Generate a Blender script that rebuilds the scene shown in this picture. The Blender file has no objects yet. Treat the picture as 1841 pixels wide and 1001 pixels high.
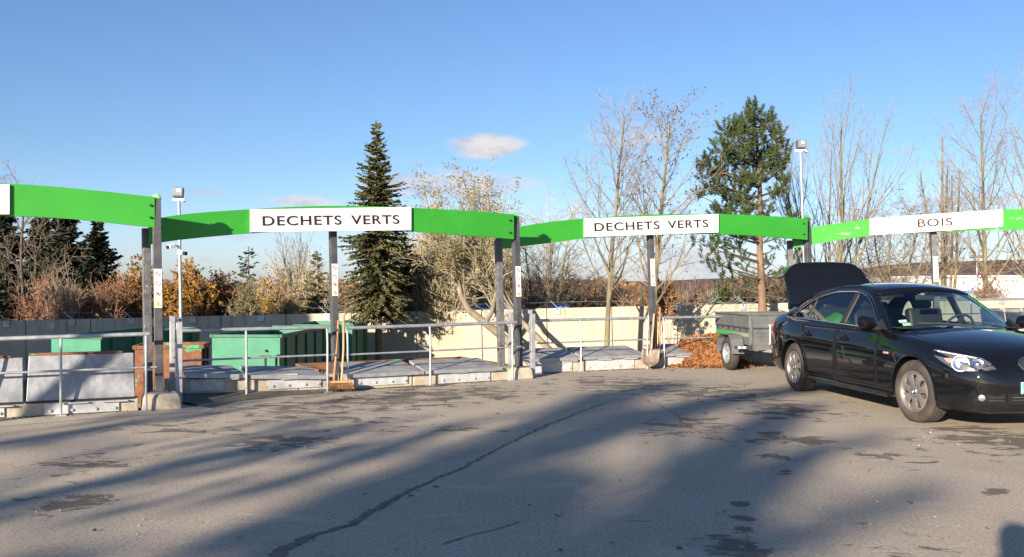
import bpy, bmesh, math, random
from mathutils import Vector, Matrix
from mathutils.bvhtree import BVHTree
sc = bpy.context.scene
COL = sc.collection
# ---------------------------------------------------------------- camera numbers
F = 1650.0; CX = 920.5; HY = 511.0; H = 1.46
SUN_AZ = math.radians(28.3)           # direction the shadows run, measured from +Y towards +X
SUN_EL = math.radians(15.3)
SX, SY = math.sin(SUN_AZ), math.cos(SUN_AZ)
TE = math.tan(SUN_EL)
UP = Vector((-.026, .029, 1.0))        # true vertical: the yard itself slopes a little

def ground(px, py, z=0.0):
    Y = F*(H-z)/(py-HY)
    return Vector(((px-CX)/F*Y, Y, z))
def at(px, py, Y):
    return Vector(((px-CX)/F*Y, Y, H-(py-HY)/F*Y))
def on_line(px, P, Q):
    """plan point where the sight line through px meets the line P-Q"""
    k = (px-CX)/F
    dx, dy = Q[0]-P[0], Q[1]-P[1]
    s = (k*P[1]-P[0])/(dx-k*dy)
    return Vector((P[0]+s*dx, P[1]+s*dy, 0.0))
def on_plane(px, py, P, Q):
    p = on_line(px, P, Q)
    return Vector((p.x, p.y, H-(py-HY)/F*p.y))

# ---------------------------------------------------------------- mesh building
class MB:
    def __init__(s):
        s.v = []; s.f = []; s.m = []; s.cur = 0
    def add(s, vs, fs):
        b = len(s.v); s.v.extend([tuple(p) for p in vs])
        for f in fs:
            s.f.append(tuple(b+i for i in f)); s.m.append(s.cur)
        return s
    def mi(s, i): s.cur = i; return s
    def box(s, c, d, rz=0.0, rot=None):
        hx, hy, hz = d[0]/2, d[1]/2, d[2]/2
        R = rot if rot is not None else Matrix.Rotation(rz, 3, 'Z')
        c = Vector(c)
        vs = [c + R @ Vector((x*hx, y*hy, z*hz)) for z in (-1,1) for y in (-1,1) for x in (-1,1)]
        return s.add(vs, [(0,2,3,1),(4,5,7,6),(0,1,5,4),(2,6,7,3),(1,3,7,5),(0,4,6,2)])
    def bar(s, p, q, w, h, up=(0,0,1)):
        p, q = Vector(p), Vector(q); d = (q-p).normalized()
        u = Vector(up)
        if abs(d.dot(u)) > .99: u = Vector((0,1,0))
        r = d.cross(u).normalized(); u = r.cross(d).normalized()
        vs = []
        for e in (p, q):
            for a, b in ((-1,-1),(1,-1),(1,1),(-1,1)):
                vs.append(e + r*(a*w/2) + u*(b*h/2))
        return s.add(vs, [(0,1,2,3),(7,6,5,4),(0,4,5,1),(1,5,6,2),(2,6,7,3),(3,7,4,0)])
    def tube(s, pts, rad, n=8, cap=True):
        pts = [Vector(p) for p in pts]
        if not isinstance(rad, (list, tuple)): rad = [rad]*len(pts)
        vs = []; prev = None
        for i, p in enumerate(pts):
            d = (pts[min(i+1, len(pts)-1)] - pts[max(i-1, 0)])
            d = d.normalized() if d.length > 1e-9 else Vector((0,0,1))
            if prev is None:
                a = Vector((1,0,0)) if abs(d.x) < .8 else Vector((0,1,0))
                u = d.cross(a).normalized()
            else:
                u = prev - d*prev.dot(d)
                u = u.normalized() if u.length > 1e-6 else d.orthogonal().normalized()
            prev = u; w = d.cross(u)
            for k in range(n):
                t = 2*math.pi*k/n
                vs.append(p + (u*math.cos(t) + w*math.sin(t))*rad[i])
        fs = []
        for i in range(len(pts)-1):
            for k in range(n):
                a = i*n+k; b = i*n+(k+1) % n
                fs.append((a, b, b+n, a+n))
        if cap and n > 2:
            fs.append(tuple(reversed(range(n)))); fs.append(tuple(range((len(pts)-1)*n, len(pts)*n)))
        return s.add(vs, fs)
    def lathe(s, prof, o, axis=(0,0,1), n=32, closed=False):
        """prof: (r, h) pairs turned round axis through o"""
        o = Vector(o); ax = Vector(axis).normalized(); u = ax.orthogonal().normalized(); w = ax.cross(u)
        vs = []
        for r, h in prof:
            for k in range(n):
                t = 2*math.pi*k/n
                vs.append(o + ax*h + (u*math.cos(t)+w*math.sin(t))*r)
        fs = []; m = len(prof)
        for i in range(m if closed else m-1):
            j = (i+1) % m
            for k in range(n):
                fs.append((i*n+k, i*n+(k+1) % n, j*n+(k+1) % n, j*n+k))
        return s.add(vs, fs)
    def prism(s, pts, off):
        """polygon (list of Vector) extruded by the vector off"""
        n = len(pts); off = Vector(off); pts = [Vector(p) for p in pts]
        vs = pts + [p+off for p in pts]
        fs = [tuple(range(n)), tuple(reversed(range(n, 2*n)))]
        fs += [(i, i+n, (i+1) % n+n, (i+1) % n) for i in range(n)]
        return s.add(vs, fs)
    def grid(s, rows, flip=False):
        """rows of equal numbers of points"""
        m = len(rows[0]); vs = [p for r in rows for p in r]; fs = []
        for i in range(len(rows)-1):
            for j in range(m-1):
                a = i*m+j
                q = (a, a+1, a+m+1, a+m)
                fs.append(tuple(reversed(q)) if flip else q)
        return s.add(vs, fs)
    def slab(s, top, bot, off):
        """strip between two polylines (same count) extruded by off"""
        n = len(top); off = Vector(off)
        top = [Vector(p) for p in top]; bot = [Vector(p) for p in bot]
        vs = top+bot+[p+off for p in top]+[p+off for p in bot]
        fs = []
        for i in range(n-1):
            fs += [(i, i+1, n+i+1, n+i), (2*n+i, 3*n+i, 3*n+i+1, 2*n+i+1),
                   (i, 2*n+i, 2*n+i+1, i+1), (n+i, n+i+1, 3*n+i+1, 3*n+i)]
        fs += [(0, n, 3*n, 2*n), (n-1, 3*n-1, 4*n-1, 2*n-1)]
        return s.add(vs, fs)
    def build(s, name, mats, parent=None, origin=(0,0,0), smooth=None, bevel=0.0, fix=True):
        me = bpy.data.meshes.new(name)
        ox, oy, oz = origin
        me.from_pydata([(a-ox, b-oy, c-oz) for a, b, c in s.v], [], s.f)
        if not isinstance(mats, (list, tuple)): mats = [mats]
        for m in mats: me.materials.append(m)
        if len(mats) > 1: me.polygons.foreach_set('material_index', s.m)
        if fix:
            bm = bmesh.new(); bm.from_mesh(me)
            bmesh.ops.recalc_face_normals(bm, faces=bm.faces)
            bm.to_mesh(me); bm.free()
        if smooth is not None:
            me.polygons.foreach_set('use_smooth', [True]*len(me.polygons))
            me.set_sharp_from_angle(angle=math.radians(smooth))
        me.update()
        o = bpy.data.objects.new(name, me); COL.objects.link(o)
        if parent is not None: o.parent = parent
        else: o.location = origin
        if bevel > 0:
            b = o.modifiers.new('bevel', 'BEVEL'); b.width = bevel; b.segments = 2; b.limit_method = 'ANGLE'
            b.angle_limit = math.radians(40)
        return o
def empty(name, loc, rz=0.0):
    o = bpy.data.objects.new(name, None); COL.objects.link(o)
    o.location = loc; o.rotation_euler = (0, 0, rz); o.empty_display_size = .2
    return o
def tag(o, label, cat, group=None):
    o['label'] = label; o['category'] = cat
    if group: o['group'] = group
    return o
def struct(o): o['kind'] = 'structure'; return o
def copy_tree(o, parent=None):
    c = o.copy(); COL.objects.link(c)
    if parent is not None: c.parent = parent
    for ch in list(o.children): copy_tree(ch, c)
    return c

# ---------------------------------------------------------------- materials
def rgb(r, g, b): return (r, g, b, 1.0)
def srgb(r, g, b):
    f = lambda c: (c/255/12.92) if c/255 <= .04045 else ((c/255+.055)/1.055)**2.4
    return (f(r), f(g), f(b), 1.0)
class NT:
    def __init__(s, m):
        s.t = m.node_tree; s.n = s.t.nodes; s.l = s.t.links
    def new(s, typ, **kw):
        n = s.n.new(typ)
        for k, v in kw.items():
            if k in n.inputs: s.set(n.inputs[k], v)
            else: setattr(n, k, v)
        return n
    def set(s, inp, v):
        if isinstance(v, bpy.types.NodeSocket): s.l.new(v, inp)
        else: inp.default_value = v
    def math(s, op, a, b=0.0, c=None, clamp=False):
        n = s.n.new('ShaderNodeMath'); n.operation = op; n.use_clamp = clamp
        s.set(n.inputs[0], a); s.set(n.inputs[1], b)
        if c is not None: s.set(n.inputs[2], c)
        return n.outputs[0]
    def mix(s, fac, a, b, blend='MIX'):
        n = s.n.new('ShaderNodeMix'); n.data_type = 'RGBA'; n.blend_type = blend
        s.set(n.inputs[0], fac); s.set(n.inputs[6], a); s.set(n.inputs[7], b)
        return n.outputs[2]
    def noise(s, vec, scale, detail=4, rough=.55, dist=0.0):
        n = s.n.new('ShaderNodeTexNoise')
        s.set(n.inputs['Vector'], vec); n.inputs['Scale'].default_value = scale
        n.inputs['Detail'].default_value = detail; n.inputs['Roughness'].default_value = rough
        n.inputs['Distortion'].default_value = dist
        return n.outputs[0]
    def ramp(s, fac, lo, hi):
        n = s.n.new('ShaderNodeMapRange'); n.clamp = True; n.interpolation_type = 'SMOOTHSTEP'
        s.set(n.inputs[0], fac); n.inputs[1].default_value = lo; n.inputs[2].default_value = hi
        return n.outputs[0]
    def scale(s, vec, sc3):
        n = s.n.new('ShaderNodeMapping'); s.set(n.inputs[0], vec); n.inputs['Scale'].default_value = sc3
        return n.outputs[0]
def base_mat(name):
    m = bpy.data.materials.new(name); m.use_nodes = True
    t = NT(m); b = m.node_tree.nodes['Principled BSDF']
    pos = t.new('ShaderNodeNewGeometry').outputs['Position']
    return m, t, b, pos
def pmat(name, c1, c2=None, scale=4.0, rough=.6, metallic=0.0, bump=0.0, bscale=None, stretch=(1,1,1), spec=None,
         c3=None, s3=20.0, t3=(.58,.7), coat=0.0, rough2=None):
    """two colours through noise, optional third colour as spots with edges of their own"""
    m, t, b, pos = base_mat(name)
    v = t.scale(pos, stretch)
    n = t.noise(v, scale, 6, .6)
    col = t.mix(t.ramp(n, .32, .68), c1, c2 if c2 else c1)
    if c3:
        k = t.noise(v, s3, 5, .6, .4)
        col = t.mix(t.ramp(k, *t3), col, c3)
    t.set(b.inputs['Base Color'], col)
    b.inputs['Metallic'].default_value = metallic
    if rough2 is not None:
        mr = t.new('ShaderNodeMapRange'); t.set(mr.inputs[0], n); mr.inputs[3].default_value = rough; mr.inputs[4].default_value = rough2
        t.set(b.inputs['Roughness'], mr.outputs[0])
    else: b.inputs['Roughness'].default_value = rough
    if spec is not None: b.inputs['Specular IOR Level'].default_value = spec
    if coat: b.inputs['Coat Weight'].default_value = coat; b.inputs['Coat Roughness'].default_value = .04
    if bump:
        bn = t.new('ShaderNodeBump', Strength=bump, Distance=.02)
        t.set(bn.inputs['Height'], t.noise(v, bscale or scale*6, 5, .65)); t.set(b.inputs['Normal'], bn.outputs[0])
    return m
def leafmat(name, cols, transl=.35, rough=.65):
    m, t, b, pos = base_mat(name)
    r = t.new('ShaderNodeNewGeometry').outputs['Random Per Island']
    cr = t.new('ShaderNodeValToRGB'); el = cr.color_ramp.elements
    while len(el) < len(cols): el.new(.5)
    for i, c in enumerate(cols):
        el[i].position = i/max(1, len(cols)-1); el[i].color = c
    t.set(cr.inputs[0], r)
    col = t.mix(t.ramp(t.noise(pos, .7, 3), .3, .7), cr.outputs[0], (.55,.55,.55,1), 'MULTIPLY')
    col2 = t.mix(.45, cr.outputs[0], col)
    t.set(b.inputs['Base Color'], col2); b.inputs['Roughness'].default_value = rough
    b.inputs['Specular IOR Level'].default_value = .25
    tr = t.new('ShaderNodeBsdfTranslucent'); t.set(tr.inputs[0], col2)
    mx = t.new('ShaderNodeMixShader'); mx.inputs[0].default_value = transl
    t.l.new(b.outputs[0], mx.inputs[1]); t.l.new(tr.outputs[0], mx.inputs[2])
    t.l.new(mx.outputs[0], m.node_tree.nodes['Material Output'].inputs[0])
    return m
def glassmat(name, tint, refl=.10):
    m, t, b, pos = base_mat(name)
    tr = t.new('ShaderNodeBsdfTransparent'); tr.inputs[0].default_value = tint
    gl = t.new('ShaderNodeBsdfGlossy'); gl.inputs['Roughness'].default_value = .015
    lw = t.new('ShaderNodeLayerWeight'); lw.inputs[0].default_value = .5
    f = t.math('ADD', t.math('MULTIPLY', t.math('POWER', lw.outputs[1], 5.0), .85), refl, clamp=True)
    mx = t.new('ShaderNodeMixShader'); t.set(mx.inputs[0], f)
    t.l.new(tr.outputs[0], mx.inputs[1]); t.l.new(gl.outputs[0], mx.inputs[2])
    t.l.new(mx.outputs[0], m.node_tree.nodes['Material Output'].inputs[0])
    return m

M = {}
M['galv'] = pmat('galvanised_steel', rgb(.33,.345,.365), rgb(.45,.465,.49), 9, .42, .55, .05, 40, rough2=.6, c3=rgb(.30,.32,.34), s3=22)
M['galv_lid'] = pmat('galvanised_lid_steel', rgb(.225,.22,.21), rgb(.33,.325,.315), 4, .65, .05, .15, 30, c3=rgb(.17,.16,.15), s3=3.2, t3=(.54,.70))
M['galv_panel'] = pmat('galvanised_panel_steel', rgb(.23,.24,.255), rgb(.33,.34,.355), 14, .5, .25, .05, 30, stretch=(1,1,.5), c3=rgb(.20,.205,.215), s3=5, t3=(.55,.75))
M['green'] = pmat('green_paint', rgb(.026,.255,.020), rgb(.031,.28,.024), 1.4, .45, 0, .16, 1.6, c3=rgb(.036,.30,.03), s3=2.2, t3=(.5,.75))
M['green_worn'] = pmat('worn_green_paint', rgb(.032,.27,.025), rgb(.038,.295,.03), 1.4, .5, 0, .03, 5, c3=rgb(.32,.56,.30), s3=4.5, t3=(.54,.68), stretch=(1,1,2))
M['sign'] = pmat('white_sign_board', rgb(.66,.66,.65), rgb(.71,.71,.70), 2, .45)
M['letter'] = pmat('sign_letter_brown', rgb(.022,.012,.012), None, 2, .5)
M['post'] = pmat('anthracite_post', rgb(.045,.047,.055), rgb(.075,.078,.085), 6, .5, 0, .05, 30, c3=rgb(.16,.16,.17), s3=40, t3=(.64,.72))
M['post_worn'] = pmat('flaking_grey_post', rgb(.075,.075,.08), rgb(.13,.13,.135), 10, .6, 0, .1, 30, c3=rgb(.26,.26,.26), s3=26, t3=(.60,.66))
M['conc_block'] = pmat('rough_concrete', rgb(.36,.31,.24), rgb(.48,.42,.335), 7, .85, 0, .35, 40, c3=rgb(.26,.21,.15), s3=5, t3=(.56,.75))
M['rust'] = pmat('rusty_steel', rgb(.12,.048,.022), rgb(.22,.092,.042), 5, .8, 0, .3, 30, c3=rgb(.06,.30,.16), s3=3.0, t3=(.6,.64))
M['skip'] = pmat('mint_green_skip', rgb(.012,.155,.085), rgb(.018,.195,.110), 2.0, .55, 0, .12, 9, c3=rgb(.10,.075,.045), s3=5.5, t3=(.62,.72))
M['skip_shaded'] = pmat('shaded_green_skip', rgb(.018,.105,.062), rgb(.028,.145,.085), 2.5, .6, 0, .1, 9, c3=rgb(.13,.07,.04), s3=5, t3=(.62,.72))  # the skip green darkened: shade of the side walls put into the colour
M['rubber'] = pmat('rubber', rgb(.022,.020,.019), rgb(.045,.037,.032), 6, .8, 0, .2, 40)
M['tyre_dusty'] = pmat('dusty_tyre', rgb(.030,.026,.023), rgb(.072,.058,.049), 5, .85, 0, .15, 60)
M['black'] = pmat('black_plastic', rgb(.012,.012,.013), rgb(.02,.02,.02), 8, .5)
M['white'] = pmat('white_enamel', rgb(.72,.72,.72), rgb(.8,.8,.8), 3, .4)
M['wood'] = pmat('wooden_handle', rgb(.36,.20,.10), rgb(.50,.30,.15), 9, .6, 0, .1, 40, stretch=(1,1,.12))
M['wood_red'] = pmat('reddish_wooden_handle', rgb(.33,.14,.07), rgb(.42,.20,.10), 9, .6, 0, .1, 40, stretch=(1,1,.12))
M['bristle'] = pmat('broom_bristle', rgb(.22,.12,.05), rgb(.34,.20,.09), 20, .9, 0, .6, 120)
M['bark'] = pmat('grey_brown_bark', rgb(.15,.12,.085), rgb(.27,.23,.17), 3, .9, 0, .6, 14, stretch=(1,1,.3), c3=rgb(.24,.22,.10), s3=2.2, t3=(.5,.7))
M['bark_mossy'] = pmat('mossy_bark', rgb(.10,.085,.06), rgb(.19,.16,.105), 3, .9, 0, .6, 14, stretch=(1,1,.3), c3=rgb(.21,.185,.085), s3=2.2, t3=(.45,.65))
M['bark_dark'] = pmat('dark_bark', rgb(.055,.042,.032), rgb(.11,.085,.06), 3, .9, 0, .6, 14, stretch=(1,1,.3))
M['bark_pine'] = pmat('orange_pine_bark', rgb(.11,.072,.048), rgb(.22,.14,.09), 4, .9, 0, .9, 10, stretch=(1,1,.35))
M['twig'] = pmat('brown_twig', rgb(.17,.130,.098), rgb(.26,.21,.16), 1.2, .85)
M['twig_red'] = pmat('reddish_twig', rgb(.20,.10,.065), rgb(.30,.165,.11), 1.2, .85)
M['twig_pale'] = pmat('pale_twig', rgb(.30,.25,.17), rgb(.42,.36,.25), 1.2, .85)
# ================================================================= world, sun, camera
w = bpy.data.worlds.new("World"); sc.world = w; w.use_nodes = True
def world():
    t = NT(w); bg = t.n['Background']; out = t.n['World Output']
    sky = t.new('ShaderNodeTexSky'); sky.sky_type = 'NISHITA'; sky.sun_disc = False
    sky.sun_elevation = SUN_EL; sky.sun_rotation = math.atan2(-SX, -SY)
    sky.air_density = 1.0; sky.dust_density = .6; sky.ozone_density = 1.6; sky.altitude = 100
    tc = t.new('ShaderNodeTexCoord').outputs['Generated']
    sep = t.new('ShaderNodeSeparateXYZ'); t.set(sep.inputs[0], tc)
    x, y, z = sep.outputs
    az = t.math('ARCTAN2', x, y); el = t.math('ARCSINE', z)
    nz = t.noise(t.scale(tc, (1, 1, 2.2)), 9, 7, .62, .3)
    nz2 = t.noise(t.scale(tc, (1, 1, 2.6)), 22, 5, .6, .2)
    nn = t.math('ADD', t.math('MULTIPLY', t.math('SUBTRACT', nz, .5), 2.6), t.math('MULTIPLY', t.math('SUBTRACT', nz2, .5), 1.2))
    total = None
    # real clouds by bearing and elevation: centre, half sizes (degrees), strength
    for px, py, a, b, k in [(872,262,80,27,1.0),(800,330,190,28,.75),(545,362,75,13,.8),(1255,472,95,34,.75),
                            (1130,240,95,24,.42),(1625,270,40,10,.28),(1750,190,45,14,.26),(1760,362,120,18,.65),
                            (370,346,44,8,.42),(440,428,64,9,.42),(350,466,44,8,.45),(980,352,60,9,.15),
                            (700,290,60,9,.16),(1050,478,520,22,.38),(-500,300,240,26,.6),(2500,330,300,40,.6)]:
        A = math.atan2(px-CX, F); E = math.atan2(HY-py, math.hypot(F, px-CX))
        u = t.math('DIVIDE', t.math('SUBTRACT', az, A), a/F); v = t.math('DIVIDE', t.math('SUBTRACT', el, E), b/F)
        d = t.math('ADD', t.math('MULTIPLY', u, u), t.math('MULTIPLY', v, v))
        f = t.math('ADD', t.math('SUBTRACT', 1.0, d), t.math('MULTIPLY', nn, .85))
        f = t.math('MULTIPLY', t.ramp(f, -.05, 1.0), k)
        total = f if total is None else t.math('MAXIMUM', total, f)
    # cloud brightness: lit tops, greyer bellies through fine relief
    shade = t.ramp(nz2, .35, .65)
    cc = t.mix(shade, rgb(4.3, 4.5, 5.3), rgb(6.6, 6.5, 6.6))
    low = t.math('SUBTRACT', 1.0, t.ramp(el, -.02, .16))
    tint = t.mix(low, rgb(.80, 1.00, 1.36), rgb(1.0, 1.18, 1.90))
    col = t.mix(total, t.mix(1.0, sky.outputs[0], tint, 'MULTIPLY'), cc)
    t.set(bg.inputs[0], col); bg.inputs[1].default_value = .0525
world()
sl = bpy.data.lights.new('sun', 'SUN'); sl.energy = 5.0; sl.angle = math.radians(.53); sl.color = (1.0, .86, .69)
so = bpy.data.objects.new('sun', sl); COL.objects.link(so)
so.rotation_euler = Vector((SX*math.cos(SUN_EL), SY*math.cos(SUN_EL), -math.sin(SUN_EL))).to_track_quat('-Z', 'Y').to_euler()
so.location = (-20, -30, 30)
cam = bpy.data.cameras.new('camera'); co = bpy.data.objects.new('camera', cam); COL.objects.link(co)
co.location = (0, 0, H); co.rotation_euler = (math.radians(90), 0, 0)
cam.sensor_width = 36; cam.lens = 36*F/1841; cam.shift_y = (HY-500.5)/1841; cam.clip_end = 9000; cam.clip_start = .05
sc.camera = co
sc.view_settings.view_transform = 'Standard'; sc.view_settings.look = 'None'; sc.view_settings.exposure = EXPOSURE if 'EXPOSURE' in globals() else 1.25
sc.view_settings.gamma = 1
sc.cycles.max_bounces = 6; sc.cycles.transparent_max_bounces = 12; sc.cycles.use_denoising = True
sc.cycles.caustics_reflective = False; sc.cycles.caustics_refractive = False

# ================================================================= ground
L1 = (Vector((-5.03,10.25,0)), Vector((-4.23,10.61,0)))
L2 = (Vector((-4.14,11.53,0)), Vector((.05,14.03,0)))
L3 = (Vector((.386,15.0,0)), Vector((3.60,16.5,0)))
L4 = (Vector((5.30,17.80,0)), Vector((9.30,17.45,0)))
def shift(L, back, z=0.0):
    d = (L[1]-L[0]).normalized(); n = Vector((-d.y, d.x, 0))
    return (L[0]+n*back+Vector((0,0,z)), L[1]+n*back+Vector((0,0,z)))
def along(L, s, back=0.0, z=0.0):
    d = (L[1]-L[0]).normalized(); n = Vector((-d.y, d.x, 0))
    return L[0]+d*s+n*back+Vector((0,0,z))
def s_at(L, px):
    p = on_line(px, L[0], L[1]); d = (L[1]-L[0]).normalized()
    return (p-L[0]).dot(d)

def asphalt():
    m, t, b, pos = base_mat('worn_asphalt')
    big = t.noise(pos, .35, 5, .6); mid = t.noise(pos, 1.7, 6, .62, .3); fine = t.noise(pos, 42, 4, .75); agg = t.noise(pos, 120, 3, .7)
    col = t.mix(t.ramp(big, .3, .7), rgb(.44,.37,.285), rgb(.50,.425,.33))
    col = t.mix(t.math('MULTIPLY', t.ramp(mid, .45, .75), .35), col, rgb(.31,.255,.195))
    col = t.mix(t.math('MULTIPLY', t.ramp(fine, .42, .66), .62), col, rgb(.15,.135,.12))
    col = t.mix(t.math('MULTIPLY', t.ramp(agg, .54, .68), .7), col, rgb(.64,.555,.45))
    # damp and dirty patches gathered where the lorries and bins drip
    sp = t.new('ShaderNodeSeparateXYZ'); t.set(sp.inputs[0], pos)
    tot = None
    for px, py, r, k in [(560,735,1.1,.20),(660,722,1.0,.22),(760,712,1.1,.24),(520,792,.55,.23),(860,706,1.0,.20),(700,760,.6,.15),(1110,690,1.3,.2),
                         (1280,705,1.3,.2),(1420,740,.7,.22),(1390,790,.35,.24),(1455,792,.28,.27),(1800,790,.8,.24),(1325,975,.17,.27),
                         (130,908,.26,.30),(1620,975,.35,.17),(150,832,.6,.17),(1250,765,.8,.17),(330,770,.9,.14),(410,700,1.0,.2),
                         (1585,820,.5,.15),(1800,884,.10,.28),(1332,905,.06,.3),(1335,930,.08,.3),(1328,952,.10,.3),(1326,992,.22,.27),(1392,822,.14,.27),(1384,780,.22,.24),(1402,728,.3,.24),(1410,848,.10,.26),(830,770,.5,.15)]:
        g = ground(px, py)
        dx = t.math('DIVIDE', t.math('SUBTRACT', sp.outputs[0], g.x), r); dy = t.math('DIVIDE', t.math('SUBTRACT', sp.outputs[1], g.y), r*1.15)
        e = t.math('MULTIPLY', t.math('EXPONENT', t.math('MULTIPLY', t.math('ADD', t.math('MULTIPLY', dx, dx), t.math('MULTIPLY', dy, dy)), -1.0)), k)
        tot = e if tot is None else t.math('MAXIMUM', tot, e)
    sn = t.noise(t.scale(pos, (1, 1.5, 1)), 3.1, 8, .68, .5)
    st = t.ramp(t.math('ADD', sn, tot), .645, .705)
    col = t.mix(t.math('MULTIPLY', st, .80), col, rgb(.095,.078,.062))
    pale = t.ramp(t.noise(t.scale(pos, (1, 2.6, 1)), .9, 6, .65, .6), .56, .68)
    col = t.mix(t.math('MULTIPLY', pale, .35), col, rgb(.60,.51,.405))
    t.set(b.inputs['Base Color'], col); b.inputs['Roughness'].default_value = .88; b.inputs['Specular IOR Level'].default_value = .25
    bn = t.new('ShaderNodeBump', Strength=.55, Distance=.012)
    t.set(bn.inputs['Height'], t.math('ADD', t.math('MULTIPLY', agg, .8), t.math('ADD', t.math('MULTIPLY', fine, .6), t.math('MULTIPLY', mid, .8)))); t.set(b.inputs['Normal'], bn.outputs[0])
    return m
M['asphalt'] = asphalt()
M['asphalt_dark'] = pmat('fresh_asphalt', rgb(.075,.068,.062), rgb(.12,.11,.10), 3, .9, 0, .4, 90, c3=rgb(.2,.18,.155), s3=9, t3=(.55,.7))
M['crackfill'] = pmat('dark_crack_filling', rgb(.12,.104,.086), rgb(.21,.18,.15), 9, .95, 0, .4, 60)
M['apron'] = pmat('pale_concrete_apron', rgb(.36,.315,.26), rgb(.46,.41,.34), 3, .9, 0, .25, 60, c3=rgb(.25,.21,.17), s3=4, t3=(.55,.7))
M['quay'] = pmat('quay_concrete', rgb(.33,.30,.26), rgb(.45,.42,.36), 2, .9, 0, .2, 20)
M['soil'] = pmat('soil_and_grass', rgb(.10,.075,.04), rgb(.14,.13,.05), .3, .95, 0, .5, 4, c3=rgb(.07,.09,.03), s3=.8, t3=(.5,.6))

QUAY = [(-90,-120),(120,-120),(120,52)]
edge = []
e1a = along(L1,-14,.30); e1b = along(L1,.86+.30,.30)
e2a = along(L2,-.40,.32); e2b = along(L2,4.88+.05,.32)
e3a = along(L3,-.65,.32); e3b = along(L3,5.85,.32)
e4a = along(L4,-.1,.45); e4b = along(L4,5.2,.45)
edge = [(-90,-18.), (e1a.x,e1a.y),(e1b.x,e1b.y),(e2a.x,e2a.y),(e2b.x,e2b.y),(e3a.x,e3a.y),(e3b.x,e3b.y),(e4a.x,e4a.y),(e4b.x,e4b.y),(10.6,23.6),(30,31.5)]
poly = QUAY + list(reversed(edge))
def sheet(name, pts, z, mat_):
    mb = MB(); mb.add([(p[0], p[1], z) for p in pts], [tuple(range(len(pts)))])
    o = mb.build(name, mat_, fix=False)
    if o.data.polygons[0].normal.z < 0: o.data.flip_normals()
    return struct(o)
sheet('ground', poly, 0.0, M['asphalt'])
mb = MB()
for a, b in zip(edge[:-1], edge[1:]):
    mb.add([(a[0],a[1],-.002),(b[0],b[1],-.002),(b[0],b[1],-2.6),(a[0],a[1],-2.6)], [(0,1,2,3)])
struct(mb.build('quay_wall', M['quay']))
# terrain: pit floor and everything beyond, one sheet to the horizon
def terrain():
    mb = MB(); xs = [-4000,-1500,-500,-200,-80,-30,0,30,80,200,500,1500,4000]; ys = [-300,-50,20,60,120,250,500,900,1500,2600,5200]
    rows = [[(x, y, -2.6) for x in xs] for y in ys]
    return struct(mb.grid(rows).build('terrain', M['soil'], fix=True))
terrain()
def polysheet(name, pix, z, mat_):
    return sheet(name, [(ground(a, b).x, ground(a, b).y) for a, b in pix], z, mat_)
polysheet('concrete_apron', [(-60,757),(60,751),(215,741),(300,737),(318,722),(344,710),(386,735),(372,741),(310,743),(180,752),(60,762),(-60,772)], .004, M['apron'])
polysheet('concrete_apron', [(880,686),(950,683),(966,673),(1000,680),(975,686),(900,690)], .004, M['apron'])
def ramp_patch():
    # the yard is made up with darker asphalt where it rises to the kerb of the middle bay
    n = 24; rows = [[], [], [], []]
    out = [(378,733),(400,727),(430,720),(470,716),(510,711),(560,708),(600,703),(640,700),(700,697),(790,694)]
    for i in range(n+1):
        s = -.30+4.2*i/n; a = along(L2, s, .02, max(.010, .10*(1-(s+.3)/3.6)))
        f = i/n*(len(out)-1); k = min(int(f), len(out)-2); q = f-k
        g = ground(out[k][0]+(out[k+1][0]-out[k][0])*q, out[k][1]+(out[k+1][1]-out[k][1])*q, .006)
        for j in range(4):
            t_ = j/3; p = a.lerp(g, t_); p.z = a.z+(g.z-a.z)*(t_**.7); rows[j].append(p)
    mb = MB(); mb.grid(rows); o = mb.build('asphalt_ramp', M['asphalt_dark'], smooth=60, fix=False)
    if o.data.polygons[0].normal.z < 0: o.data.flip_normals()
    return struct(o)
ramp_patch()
def crack():
    R = random.Random(5); mb = MB()
    pl = [(470,1016,.16),(505,993,.15),(552,966,.11),(590,955,.085),(625,945,.10),(662,924,.10),(700,903,.085),(742,879,.06),(790,857,.05),(832,842,.05),
          (870,820,.05),(922,794,.05),(962,774,.055),(985,764,.06),(1040,742,.05),(1088,724,.04)]
    top, bot = [], []
    for (a, b, c), (d, e, f) in zip(pl[:-1], pl[1:]):
        n = 14
        for i in range(n):
            s = i/n; g = ground(a+(d-a)*s, b+(e-b)*s); wd = c+(f-c)*s
            jx = R.uniform(-.022,.022); wd *= .6
            top.append((g.x-wd*R.uniform(.3,.65)+jx, g.y, .004)); bot.append((g.x+wd*R.uniform(.3,.65)+jx, g.y, .004))
    mb.grid([top, bot]); return struct(mb.build('ground_crack', M['crackfill']))
crack()
def seam():
    R = random.Random(6); mb = MB(); top, bot = [], []
    for i in range(40):
        s = i/39; g = ground(548+(870-548)*s, 738+(707-738)*s); j = R.uniform(-.012,.012); top.append((g.x, g.y+.018+j, .0042)); bot.append((g.x, g.y-.018+j*.6, .0042))
    struct(mb.grid([top, bot]).build('ground_seam', M['apron']))
seam()
def hairline(pl, w_, seed):
    R = random.Random(seed); mb = MB(); top, bot = [], []
    for (a, b), (d, e) in zip(pl[:-1], pl[1:]):
        for i in range(10):
            s = i/10; g = ground(a+(d-a)*s, b+(e-b)*s); j = R.uniform(-.03,.03)
            top.append((g.x+j-w_*R.uniform(.2,.8), g.y+j, .0045)); bot.append((g.x+j+w_*R.uniform(.2,.8), g.y+j, .0045))
    return struct(mb.grid([top, bot]).build('ground_crack', M['crackfill']))
hairline([(800,978),(850,962),(900,950),(935,938)], .012, 3)
hairline([(1150,715),(1210,742),(1240,770),(1330,800)], .014, 4)
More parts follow.
